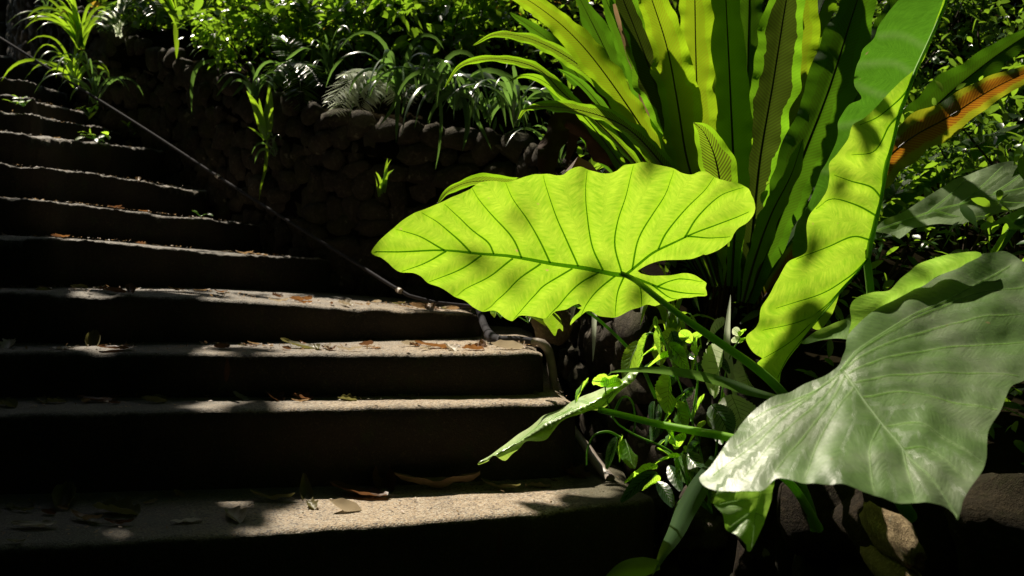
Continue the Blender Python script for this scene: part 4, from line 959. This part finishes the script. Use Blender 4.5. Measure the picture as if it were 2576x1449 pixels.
# ------------------------------------------------------------------ understory plant with toothed leaves
def toothed(c, w, mat, parent, tw=0., lb=None):
    fc = (-SUN * .8 + Vector((0, -.8, .2)) + rv(.25)) if mat != 'underd' else None
    V, Fc, A, mids, L = ribbon(c, w * (1.6 if fc else 1), face=fc, prof=lambda t: math.sin(math.pi * min(1, t * .93 + .03)) ** .62 * (1 - .35 * t) * 1.15, n=36, m=7, fold=.3, wav=.05, ruf=.08, twist=tw, serr=.05)
    o = mk('leaf', V, Fc, M[mat], parent)
    a = Acc(); tube(a, [p + N2 * .0006 for p, N2, h in mids], [max(.0004, .0012 * (1 - i / 38)) for i in range(36)], 5)
    for k in range(4, 32, 4):           # side veins
        for sg in (-1, 1):
            i2 = min(35, k + 5); j = 1 if sg < 0 else 5
            p0 = mids[k][0]; p1 = Vector(V[i2 * 7 + j])
            tube(a, [p0, (p0 + p1) / 2 + mids[k][1] * .001, p1 + mids[k][1] * .0008], [.0006, .0005, .0003], 4)
    mk('vein', a.v, a.f, M['vein2'] if mat != 'underd' else M['vein'], o)
    if lb: o['label'] = lb
    return o
def arch(x0, y0, x1, y1, d, k=.25, dz=.03):
    mx, my = (x0 + x1) / 2, (y0 + y1) / 2 - k * math.hypot(x1 - x0, y1 - y0)
    return [(x0, y0, d + dz), ((x0 + mx) / 2, (y0 * .4 + my * .6), d + dz * .5), (mx * .5 + x1 * .25 + x0 * .25, my * .5 + (y0 + y1) * .25, d), (x1, y1, d - dz)]
un = thing('understory_plant', W(1790, 1260, 1.75), 'leafy green plant with toothed oval leaves growing between the steps and the boulders', 'plant')
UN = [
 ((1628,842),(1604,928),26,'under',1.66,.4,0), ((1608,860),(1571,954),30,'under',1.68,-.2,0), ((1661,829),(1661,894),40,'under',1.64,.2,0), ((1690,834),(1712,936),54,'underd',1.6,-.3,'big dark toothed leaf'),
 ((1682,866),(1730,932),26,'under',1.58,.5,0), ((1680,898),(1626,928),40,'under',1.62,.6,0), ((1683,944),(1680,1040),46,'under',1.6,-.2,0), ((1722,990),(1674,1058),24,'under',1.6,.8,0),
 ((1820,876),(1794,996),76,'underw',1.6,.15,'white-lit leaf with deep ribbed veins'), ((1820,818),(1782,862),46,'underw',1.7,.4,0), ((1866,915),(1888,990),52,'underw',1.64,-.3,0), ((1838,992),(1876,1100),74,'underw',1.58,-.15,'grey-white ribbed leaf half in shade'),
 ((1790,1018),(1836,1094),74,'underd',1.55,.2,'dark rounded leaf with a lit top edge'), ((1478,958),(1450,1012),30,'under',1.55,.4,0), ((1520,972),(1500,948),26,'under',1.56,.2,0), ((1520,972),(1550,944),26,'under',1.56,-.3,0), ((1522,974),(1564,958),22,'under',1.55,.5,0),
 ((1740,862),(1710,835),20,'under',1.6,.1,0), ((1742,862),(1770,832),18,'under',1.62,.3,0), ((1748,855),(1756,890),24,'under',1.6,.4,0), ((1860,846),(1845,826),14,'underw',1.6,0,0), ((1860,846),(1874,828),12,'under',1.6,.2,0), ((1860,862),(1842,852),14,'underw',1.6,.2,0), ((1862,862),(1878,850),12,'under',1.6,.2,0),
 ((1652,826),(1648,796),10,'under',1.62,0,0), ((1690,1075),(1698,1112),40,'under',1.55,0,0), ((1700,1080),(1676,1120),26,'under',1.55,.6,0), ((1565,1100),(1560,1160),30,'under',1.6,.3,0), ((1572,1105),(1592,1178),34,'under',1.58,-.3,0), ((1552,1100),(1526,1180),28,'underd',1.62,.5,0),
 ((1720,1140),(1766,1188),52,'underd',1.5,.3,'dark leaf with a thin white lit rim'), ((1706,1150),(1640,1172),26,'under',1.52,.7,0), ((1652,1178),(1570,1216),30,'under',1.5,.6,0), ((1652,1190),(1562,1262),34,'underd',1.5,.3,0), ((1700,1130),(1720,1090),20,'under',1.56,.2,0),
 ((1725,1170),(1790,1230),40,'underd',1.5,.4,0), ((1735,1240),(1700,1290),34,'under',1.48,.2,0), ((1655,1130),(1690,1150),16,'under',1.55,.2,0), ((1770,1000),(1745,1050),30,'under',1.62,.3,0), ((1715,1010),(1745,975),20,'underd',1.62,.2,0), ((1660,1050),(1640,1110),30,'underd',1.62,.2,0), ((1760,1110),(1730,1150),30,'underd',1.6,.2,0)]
for i in range(34):
    x = R.uniform(1600, 1880); y = R.uniform(835, 1230); an = R.uniform(.3, 2.8); l_ = R.uniform(40, 85)
    if x < 1640 and 1000 < y: continue
    UN.append(((x, y), (x + math.cos(an) * l_ * .8, y + abs(math.sin(an)) * l_), l_ * R.uniform(.36, .5), R.choice(['under', 'under', 'underd', 'underd']), R.uniform(1.62, 1.78), R.uniform(-.5, .7), 0))
for a0, b0, w, mt, d, tw, lb in UN:
    toothed(arch(a0[0], a0[1], b0[0], b0[1], d + .12, .16), w, mt, un, tw, lb)
a = Acc()
for c in ([(1790,1290,1.7),(1765,1150,1.66),(1735,1040,1.64),(1706,956,1.64),(1672,860,1.64),(1655,820,1.62)], [(1790,1290,1.7),(1740,1240,1.62),(1700,1150,1.58),(1660,1120,1.58),(1600,1095,1.6),(1548,1060,1.6),(1528,1010,1.58),(1522,972,1.56)], [(1780,1280,1.7),(1800,1150,1.66),(1815,1000,1.65),(1835,900,1.64),(1862,850,1.6)], [(1790,1290,1.65),(1730,1200,1.55),(1720,1130,1.53)], [(1740,1060,1.64),(1755,960,1.63),(1750,900,1.62),(1742,860,1.61)], [(1672,860,1.64),(1640,838,1.65),(1625,842,1.66)], [(1540,1050,1.6),(1565,1000,1.58),(1590,1010,1.57),(1598,1060,1.56),(1592,1090,1.56)], [(1560,1100,1.6),(1530,1086,1.6),(1495,1095,1.6),(1478,1130,1.6),(1476,1170,1.6)]):
    wtube(a, [(x, y, z + .12) for x, y, z in c], .0026, .0012, 6, 24)
mk('stem', a.v, a.f, M['petiole'], un)
# small seedlings under the tip of the great leaf and on the steps
def seedling(u, v, d, n, L, label, mat='under'):
    root = thing('seedling', W(u, v, d), label, 'plant', 'small weeds rooted on the steps and wall')
    a = Acc(); b0 = W(u, v, d); P = []; Dn = []; U = []; ln = []
    for k in range(n):
        t = b0 + Vector((R.uniform(-1, 1) * L, R.uniform(-.6, .2) * L, R.uniform(.2, .9) * L)); tube(a, [b0, (b0 + t) / 2 + Vector((0, 0, .1 * L)), t], .0012, 5)
        P.append(t); Dn.append(Vector((R.uniform(-1, 1), -.3, R.uniform(-.3, .6)))); U.append(Vector((0, -.3, 1)) + rv(.3)); ln.append(L * R.uniform(.6, 1))
    mk('stem', a.v, a.f, M['petiole'], root)
    a = Acc(); leaves(a, P, Dn, U, ln, [x * .5 for x in ln]); mk('foliage', a.v, a.f, M[mat], root)
for s in ((60, 268, 3.92, 9, .045, 'small weed on a high step edge at the far left'), (225, 298, 4.3, 8, .05, 'low weed on the step near the top of the pipe'), (250, 358, 4.05, 10, .05, 'green weed on the step edge under the pipe'), (340, 330, 4.6, 6, .05, 'dim weed where the pipe crosses the upper steps'), (1330, 812, 2.35, 6, .06, 'small drooping seedling under the great leaf by the pipe'), (1260, 800, 2.5, 7, .05, 'thin seedling right of the pipe bend'), (505, 545, 3.45, 2, .03, 'single bright green leaflet lying on a step edge')):
    seedling(*s)
b0 = [(1385,785),(1408,800),(1418,832),(1408,828),(1396,845),(1375,822),(1362,800)]
t2 = thing('young_leaf_shoot', W(1385, 800, 1.75), 'small bright torn leaf peeping out under the lower rim of the great leaf', 'plant')
o = blade('leaf', [(1366,802),(1385,783),(1405,795),(1415,815),(1416,834),(1409,826),(1403,828),(1396,845),(1382,828)], lambda u, v: 1.72, [[(1388,785),(1392,815),(1396,842)]], M['ear'], t2, 6, .004, .003, 4)
a = Acc(); wtube(a, [(1388,785,1.72),(1420,760,1.78),(1500,800,1.85),(1600,900,1.9),(1650,1000,1.95)], .002, .004, 6, 16); mk('petiole', a.v, a.f, M['petiole'], t2)
# folded brown dead leaf behind the great leaf
a = Acc(); V = [W(1421,432,1.9), W(1454,394,1.92), W(1487,410,1.94), W(1508,438,1.93), W(1455,445,1.86), W(1436,428,1.84), W(1480,470,1.95), W(1430,470,1.9)]
tag(mk('fallen_leaf', V, [(0,1,5), (1,2,4,5), (2,3,4), (4,3,6), (0,5,4,7), (4,6,7)], M['dry2'], smooth=False), 'folded stiff brown dead leaf caught above the rim of the great leaf', 'leaf')

# ------------------------------------------------------------------ fallen leaves
def dry_mesh(kind):
    n, m = 14, 7; V = []; Fc = []
    curl = [.5, 1.1, .2, .9, 1.6][kind % 5]; wr = [.42, .55, .5, .3, .45][kind % 5]; bend = [.3, .15, .1, .6, .4][kind % 5]
    lob = kind % 5 == 1
    for i in range(n):
        t = i / (n - 1)
        w = wr * .5 * math.sin(math.pi * min(1, t * .94 + .03)) ** .7 * (1 - .3 * t)
        if lob: w *= 1 + .25 * math.sin(t * 19)
        for j in range(m):
            s = -1 + 2 * j / (m - 1)
            x = s * w * (1 + .1 * noise.noise(Vector((t * 6, s, kind * 7))))
            y = t - .5
            z = curl * w * s * s * .8 + bend * (t - .5) ** 2 + .06 * noise.noise(Vector((t * 5, s * 2, kind * 3)))
            V.append((x, y, z))
    z0 = min(v[2] for v in V); V = [(x, y, z - z0) for x, y, z in V]
    for i in range(n - 1):
        for j in range(m - 1): Fc.append((i * m + j, i * m + j + 1, (i + 1) * m + j + 1, (i + 1) * m + j))
    # stalk
    c = V[m // 2]
    b = len(V); V += [(c[0] - .008, c[1], c[2]), (c[0] + .008, c[1], c[2]), (c[0] + .03, c[1] - .2, c[2] + .03)]
    Fc.append((b, b + 1, b + 2))
    return V, Fc
DRY = {}
def dry(kind, mat):
    if (kind, mat) not in DRY:
        V, Fc = dry_mesh(kind); o = mk('fallen_leaf', V, Fc, M[mat]); DRY[(kind, mat)] = o.data; D.objects.remove(o)
    return DRY[(kind, mat)]
def on_step(k, u, f):
    """point on tread k under picture column u, f metres behind the nosing"""
    best = None; P = EDGE[k]
    for p in P:
        d = p[1] + f; uu = 1288 + p[0] * F / d
        if best is None or abs(uu - u) < best[0]: best = (abs(uu - u), p)
    p = best[1]
    return Vector((p[0], p[1] + f, p[2] + .002))
def fall(k, u, f, size, kind, mat, rz, label, group=None, tilt=(0, 0)):
    o = D.objects.new('fallen_leaf', dry(kind, mat)); COL.objects.link(o)
    o.location = on_step(k, u, f); o.scale = (size,) * 3; o.rotation_euler = (tilt[0] * .55, tilt[1] * .7, rz)
    return tag(o, label, 'leaf', group)
LG = 'fallen dry leaves on the steps'
FL = [
 (0, 70, .12, .075, 0, 'dry3', 1.5, 'tan curled leaf at the far left of the lowest step', (0, 0)),
 (0, 155, .30, .10, 4, 'dry4', .3, 'dim olive leaf standing against the riser at the lower left', (.6, 0)),
 (0, 205, .15, .075, 3, 'dry1', 1.1, 'narrow tan leaf between the curled tan leaf and the olive pair', (0, .3)),
 (0, 285, .20, .09, 1, 'dry4', 1.3, 'lobed yellow-olive leaf on the left of the lowest step', (.2, 0)),
 (0, 293, .11, .05, 3, 'dry2', 1.5, 'small grey-brown sliver in front of the lobed olive leaf', (0, 0)),
 (0, 458, .10, .05, 2, 'dry3', 1.7, 'small flat oval pale leaf on the lowest step', (0, 0)),
 (0, 582, .115, .068, 1, 'dry3', .6, 'kite-shaped tan leaf lying alone on the lowest step', (.25, .1)),
 (0, 867, .115, .062, 4, 'dry3', 2.2, 'upright pale tan leaf glowing at the edge of the sun patch', (1.1, .9)),
 (0, 775, .17, .04, 1, 'dry4', .5, 'tiny olive leaf behind the upright pale tan one', (.3, 0)),
 (0, 895, .24, .12, 0, 'dry2', 1.2, 'large brown leaf at the back of the lowest step', (.2, .1)),
 (0, 960, .30, .11, 4, 'dry2', .2, 'brown leaf propped upright against the second riser', (1.0, 0)),
 (0, 1100, .25, .16, 3, 'dry1', 1.6, 'long pinkish-brown leaf lying along the back of the lowest step', (0, .2)),
 (0, 1140, .30, .06, 2, 'dry2', .1, 'small upright leaf tip behind the long pinkish one', (1.0, 0)),
 (0, 1260, .20, .08, 3, 'dry4', 1.2, 'green-olive leaf in shade behind the sun patch', (.1, .2)),
 (0, 1358, .19, .05, 1, 'dry4', 1.4, 'small yellow-green leaf on the mossy right end of the lowest step', (.1, 0)),
 (0, 1440, .27, .08, 1, 'dry2', .9, 'dim brown leaf near the back right corner of the lowest step', (.4, 0)),
 (0, 680, .24, .08, 3, 'dry4', 1.5, 'dim thin leaf at the back of the lowest step left of the big brown one', (.1, .2)),
 (0, 765, .26, .09, 3, 'dry4', .3, 'thin curved blade-like leaf leaning against the second riser', (.8, 0)),
 (0, 30, .02, .03, 3, 'dry3', 1.5, 'pale fleck of leaf near the front left edge of the lowest step', (0, 0)),
 (1, 1103, .17, .06, 0, 'dry2', 1.4, 'rounded brown leaf propped behind the sunlit part of the second step', (.9, 0)),
 (1, 1222, .16, .055, 4, 'dry5', 1.5, 'small orange curled leaf with a yellow tip on the second step', (.3, .3)),
 (1, 690, .14, .06, 1, 'dry2', .7, 'grey-brown leaf in the middle of the second step', (.5, 0)),
 (1, 600, .16, .05, 0, 'dry3', .9, 'small grey leaf left of the grey-brown one on the second step', (.5, 0)),
 (1, 757, .13, .05, 1, 'dry2', 1.2, 'small brown leaf behind the tan sliver on the second step', (.4, 0)),
 (1, 756, .085, .035, 3, 'dry1', 1.5, 'tan sliver lying flat on the second step', (0, 0)),
 (1, 385, .12, .055, 4, 'dry4', 1.4, 'curled green-yellow leaf on the left of the second step', (.2, 0)),
 (1, 15, .10, .05, 4, 'dry4', 1.0, 'greenish leaf at the far left of the second step', (.3, 0)),
 (1, 235, .15, .07, 0, 'dry2', 1.6, 'dim brown leaf at the back left of the second step', (.2, 0)),
 (2, 150, .05, .05, 2, 'dry3', 1.5, 'small pale leaf on the left of the third step', (0, 0)),
 (2, 290, .05, .08, 0, 'dry2', 1.5, 'reddish brown leaf with pale ends on the third step', (0, 0)),
 (2, 230, .16, .08, 4, 'dry4', .3, 'crumpled upright leaf at the back left of the third step', (1.1, 0)),
 (2, 880, .06, .055, 3, 'dry3', 1.6, 'narrow white-lit leaf on the third step', (0, .2)),
 (2, 750, .14, .09, 0, 'dry4', 1.4, 'dim olive leaf at the back middle of the third step', (.4, 0)),
 (2, 20, .10, .06, 1, 'dry3', .3, 'pale pointed leaf at the far left of the third step', (.6, 0)),
 (2, 1135, .08, .05, 1, 'dry3', .5, 'bright white crumpled leaf near the pipe on the third step', (.4, .2)),
 (2, 1095, .13, .09, 0, 'dry5', 1.5, 'orange-brown leaf left of the white crumpled one', (.2, .1)),
 (2, 1190, .07, .05, 1, 'dry5', 1.3, 'small orange fragment in front of the pipe', (.1, 0)),
 (2, 1275, .07, .07, 4, 'dry3', 1.4, 'bleached curled leaf against the pipe', (.2, .2)),
 (2, 1300, .12, .05, 1, 'dry1', .6, 'tan leaf lying on top of the pipe', (.3, 0)),
 (2, 1215, .14, .05, 2, 'dry2', .2, 'red-brown leaf standing at the pipe coupling', (.9, .4)),
 (3, 760, .06, .045, 3, 'dry5', 1.3, 'small orange-tipped leaf on the fourth step', (.2, 0)),
 (3, 700, .05, .05, 3, 'dry3', 1.5, 'white sliver on the left of the lit fourth step', (0, 0)),
 (3, 330, .10, .06, 4, 'dry2', .4, 'crumpled leaf and twig against the fifth riser', (.8, 0)),
 (3, 870, .10, .05, 1, 'dry3', .9, 'pale leaf among the litter on the fourth step', (.3, 0)),
 (3, 1050, .10, .05, 4, 'dry1', 1.2, 'tan curled leaf near the end of the long pipe', (.4, 0)),
 (3, 1080, .06, .06, 1, 'dry1', .2, 'small upright tan leaf at the right of the fourth step', (.6, 0)),
 (4, 615, .03, .05, 3, 'dry1', 1.4, 'thin tan leaf on the edge of the fifth step', (0, 0)),
 (4, 650, .03, .05, 2, 'dry1', 1.7, 'pale brown leaf hanging on the fifth step edge', (.2, 0)),
 (6, 350, .02, .035, 1, 'dry1', .3, 'small tan leaf standing on the edge of the seventh step', (1.0, 0)),
 (5, 290, .02, .045, 3, 'dry2', 1.4, 'dim reddish leaf on the sixth step edge', (0, 0)),
]
for k, u, f, sz, kd, mt, rz, lb, tl in FL: fall(k, u, f, sz * 1.12, kd, mt, rz, lb, LG, tl)
nth = ['lowest', 'second', 'third', 'fourth', 'fifth', 'sixth']
for k, n_, lo, hi, u1 in ((0, 10, .2, .33, 1450), (1, 16, .1, .22, 1380), (2, 26, .08, .22, 1300), (3, 34, .05, .3, 1150), (4, 5, .02, .2, 760), (5, 2, .02, .15, 650)):
    for i in range(n_):
        fall(k, R.uniform(0, u1) if k != 2 else R.uniform(500, u1), R.uniform(lo, hi), R.uniform(.025, .05), R.randrange(5), R.choice(['dry1', 'dry1', 'dry2', 'dry2', 'dry2', 'dry3', 'dry3', 'dry4', 'dry5'] if k > 1 else ['dry2', 'dry4', 'dry1']), R.uniform(0, 3.1), 'small dry leaf in the litter along the back of the %s step' % nth[k], LG, (R.uniform(-.1, .35), R.uniform(-.25, .25)))
# hanging leaf tips on risers
for (u, v, d, lb) in ((1255, 1362, 1.84, 'small brown leaf stuck to the front of the lowest riser'), (570, 925, 2.23, 'thin dark dry blade hanging down the third riser')):
    V, Fc, A, _, _ = ribbon([(u, v - 25, d), (u + 2, v, d), (u - 2, v + 38, d)], 13, n=12, m=3, fold=.4, wav=.1, ruf=0)
    tag(mk('fallen_leaf', V, Fc, M['deadf']), lb, 'leaf', LG)
# crumbs: uncountable litter
a = Acc(); P = []; Dn = []; U = []; ln = []; wd = []
for i in range(2600):
    k = R.choice([0, 0, 1, 1, 2, 2, 2, 3, 3, 3, 3, 4, 5, 6, 7, 8, 9])
    f = R.random() ** .7 * ([.36, .24, .22, .3, .25, .25, .25, .25, .25, .3][k]) if k != 0 else .03 + R.random() * .33
    u = R.uniform(-100, [1600, 1430, 1350, 1190, 800, 700, 560, 440, 330, 240][k])
    q = on_step(k, u, f); q.z += .001
    P.append(q); Dn.append(Vector((R.uniform(-1, 1), R.uniform(-1, 1), R.uniform(0, .3)))); U.append(Vector((0, 0, 1)) + rv(.4)); l_ = R.uniform(.003, .012) * (1.6 if k in (2, 3) and R.random() < .3 else 1); ln.append(l_); wd.append(l_ * R.uniform(.15, .5))
leaves(a, P, Dn, U, ln, wd, .05)
o = mk('leaf_litter', a.v, a.f, M['dry1']); struct(o, 'stuff'); o['label'] = 'fine crumbs of dry litter scattered on the treads'; o['category'] = 'litter'

# ------------------------------------------------------------------ forest overhead and around: casts the dappled shade
e1 = SUN.cross(Vector((0, 0, 1))).normalized(); e2 = SUN.cross(e1).normalized()
def pr(p): p = Vector(p) - EYE; return (p.dot(e1), p.dot(e2))
LIT = []
KEY = []
def lit(pts, r, q=.01):
    for p in pts:
        LIT.append((*pr(W(*p)), r, q))
        if p[2] < 1.7: KEY.append((*pr(W(*p)), r))
lit([(u, v, 1.57) for u in range(960, 1900, 60) for v in (480, 560, 640, 720)], .10, 0)
lit([(u, v, 1.58) for (u, v) in ((2300,150),(2250,250),(2200,350),(2150,450),(2120,550),(2100,650),(2030,700),(1980,760),(2180,200),(2200,100))], .12, .01)
lit([(u, v, 1.62) for u in range(2150, 2380, 40) for v in range(-40, 340, 50)], .09, .02)
lit([(u, v, 1.76) for u in range(2200, 2600, 50) for v in (440, 500, 560)], .13, .0)
lit([(u, v, 1.68) for (u, v) in ((1230,1150),(1300,1110),(1380,1065),(1460,1020),(1550,980),(1600,1050),(1700,1070),(1800,1090))], .11, 0)
lit([(u, v, fg_d(u, v)) for u in range(1800, 2660, 60) for v in (660, 720, 780, 840, 900, 960, 1020, 1080, 1140, 1200)], .08, .002)
lit([(1890, 1300, 1.05), (1870, 1260, 1.05)], .08)
lit([(u, v, 2.15) for u in range(1200, 2100, 90) for v in range(-50, 560, 90)], .15, .07)
lit([(u, v, 2.1) for u in range(2150, 2700, 90) for v in range(0, 420, 90)], .14, .05)
lit([(u, v, 2.9) for u in range(2050, 2700, 90) for v in range(-50, 600, 90)], .17, .14)
lit([(u, v, 1.75) for u in range(1480, 1900, 70) for v in range(820, 1200, 70)], .06)
lit([(u, v, d) for (u, v, d) in ((1370,860,2.43),(1240,860,2.5),(1380,830,2.5),(1300,850,2.46),(1490,890,2.27))], .07)
lit([(2238,1345,1.34),(2232,1325,1.34),(2245,1420,1.3),(1985,1420,1.36)], .02, 0)
lit([(u, v, 4.4 - (u - 200) * .0011) for u in range(100, 1350, 60) for v in (-60, 10, 80, 150)], .16, .16)
lit([(920, 230, 3.35), (860, 240, 3.35), (660, 260, 3.46), (665, 320, 3.46), (750, 240, 3.5)], .12)
LS = []
def litstep(k, u0, u1, fs, r):
    for u in range(u0, u1, 40):
        for f in fs:
            p = on_step(k, u, f); LIT.append((*pr(p), r, .0)); LS.append((k, *pr(p)))
litstep(0, 800, 1300, (.0, .08, .16), .07); litstep(1, 700, 1440, (0, .08, .16), .07); litstep(2, 620, 1360, (0, .08, .16), .07)
litstep(3, 560, 1150, (0, .1, .2), .06); litstep(4, 380, 800, (0, .1), .05); litstep(5, 150, 620, (0, .1), .05)
litstep(6, 0, 480, (0, .1), .05); litstep(7, 0, 400, (0, .1), .05); litstep(8, 0, 330, (0, .1), .05); litstep(9, 0, 200, (0,), .04); litstep(10, 0, 100, (0,), .04)
LT = np.array(LIT)
CC = Vector((0, 2.2, .8))
trees = []
NT = 9
for k in range(NT):
    az = 2 * math.pi * k / NT + .35
    rr = 6.6 if math.sin(az) < .3 else 8.5
    q = Vector((CC.x + math.cos(az) * rr, CC.y + math.sin(az) * rr, 0))
    if q.y > 3 and abs(q.x) < q.y * .9: q.x = math.copysign(q.y * .95, q.x)
    trees.append(q)
cr = [([], [], [], [], []) for _ in trees]
cnt = 0
R.seed(5)
for i in range(40000):
    r = R.choice([5.0, 5.5, 6.0, 6.6, 7.2]) + R.uniform(-.3, .3)
    z = R.uniform(-.1, 1); az = R.uniform(0, 2 * math.pi); c = math.sqrt(max(0, 1 - z * z))
    p = CC + Vector((math.cos(az) * c, math.sin(az) * c, z * .85)) * r
    if p.z < .5: continue
    # keep the view of the bank free
    if p.y > 0:
        u = 1288 + p.x / p.y * F; v = 640 - (p.z - 1.4) / p.y * F
        if -500 < u < 3100 and v > -160: continue
        # the bank itself
    l_ = R.uniform(.22, .4)
    a_, b_ = pr(p)
    dd = np.hypot(LT[:, 0] - a_, LT[:, 1] - b_) - LT[:, 2]
    im = int(dd.argmin()); mn = dd[im]; pq = LT[dd < 0, 3].min() if mn < 0 else 0
    if mn < l_ * .48:
        if mn < 0 and R.random() > pq: continue
        if mn >= 0 and R.random() > .35: continue
        l_ *= .4 if mn < 0 else .6
    k = min(range(NT), key=lambda q: (trees[q].x - p.x) ** 2 + (trees[q].y - p.y) ** 2)
    cr[k][0].append(p); cr[k][1].append(rv() + Vector((0, 0, -.2))); cr[k][2].append(rv() + (CC - p).normalized() * -1.2); cr[k][3].append(l_); cr[k][4].append(l_ * .55)
def shade(p, t, size, n, jit=.03, wr=.5, avoid=()):  # adds unseen loose leaves along the sun line to cast wanted shadows
    for _ in range(n):
        q = Vector(p) + SUN * (t + R.uniform(-.2, .2)) + rv(jit)
        if avoid and min(math.hypot(pr(q)[0] - a_, pr(q)[1] - b_) for k_, a_, b_ in LS if k_ in avoid) < size * .5 + .015: continue
        k = min(range(NT), key=lambda q_: (trees[q_] - q).length)
        d = rv(); d = (d - SUN * d.dot(SUN)).normalized()
        cr[k][0].append(q - d * size * .5); cr[k][1].append(d); cr[k][2].append(SUN + rv(.25)); cr[k][3].append(size); cr[k][4].append(size * wr)
for (u, v, d, t, sz, n_) in ((1220,590,1.6,5.2,.075,1),(1250,615,1.6,5.2,.055,1),(1300,470,1.53,5.4,.05,1),(1480,755,1.6,4.2,.07,1),(1650,445,1.5,4.2,.065,1),(1640,730,1.6,4.2,.06,1),(2195,420,1.57,3.4,.07,1),(2120,500,1.55,3.6,.06,1),(2060,620,1.55,3.4,.06,1)):
    shade(W(u, v, d), t, sz, n_)
for (u, v, d) in ((2235,290,1.6),(2215,360,1.59)): shade(W(u, v, d), 1.1, .09, 1, .004, .28)
for u in range(1400, 1680, 30):
    for f in (0, .06, .13, .2):
        if u > 1330 + (.13 - f) * 300: shade(on_step(0, u, f), 2.9, .10, 2, .02, .6, (1, 2))
for (u, v) in ((1940,850),(1990,830),(2040,810),(1960,900),(1925,880),(2000,870),(1950,940)): shade(W(u, v, 1.6), 2.4, .07, 1, .01, .8)
wh = ['behind and right of the bank', 'on the slope right of centre', 'on the slope behind the thicket', 'up the slope on the left', 'left of the upper steps', 'left of the viewpoint', 'behind the viewpoint on the left', 'behind the viewpoint', 'right of the viewpoint']
for k, t in enumerate(trees):
    gz = .5 if t.y < 4 else 2.2 + .3 * (t.y - 4)
    t.z = gz
    root = thing('forest_tree', t, 'broad-leaved shade tree standing %s' % wh[k], 'tree', 'forest trees around the steps')
    a = Acc(); top = t + Vector((0, 0, 4.5)) + (CC - t) * .15; top.z = t.z + 4.2
    S, _ = spline([tuple(t - Vector((0, 0, .4))), tuple(t.lerp(top, .5) + Vector((.2, .1, 0))), tuple(top)], 14)
    tube(a, S, [.2 - .01 * i for i in range(14)], 10)
    P = cr[k][0]
    for q in range(7):
        if not P: break
        e = R.choice(P); m_ = (Vector(S[9]) + e) / 2 + Vector((0, 0, .3))
        # limbs stay clear of the sunlit shafts
        mm = [Vector(x) for x in spline([tuple(S[9]), tuple(m_), tuple(e)], 12)[0]]
        if min(np.hypot(LT[:, 0] - pr(x)[0], LT[:, 1] - pr(x)[1]).min() for x in mm) < .25: continue
        tube(a, mm, [.06 - .004 * i for i in range(12)], 6)
    mk('trunk', a.v, a.f, M['bark'], root)
    a = Acc(); leaves(a, *cr[k]); mk('crown', a.v, a.f, M['canopy'], root)
print('objects', len(D.objects), 'canopy', sum(len(c[0]) for c in cr))
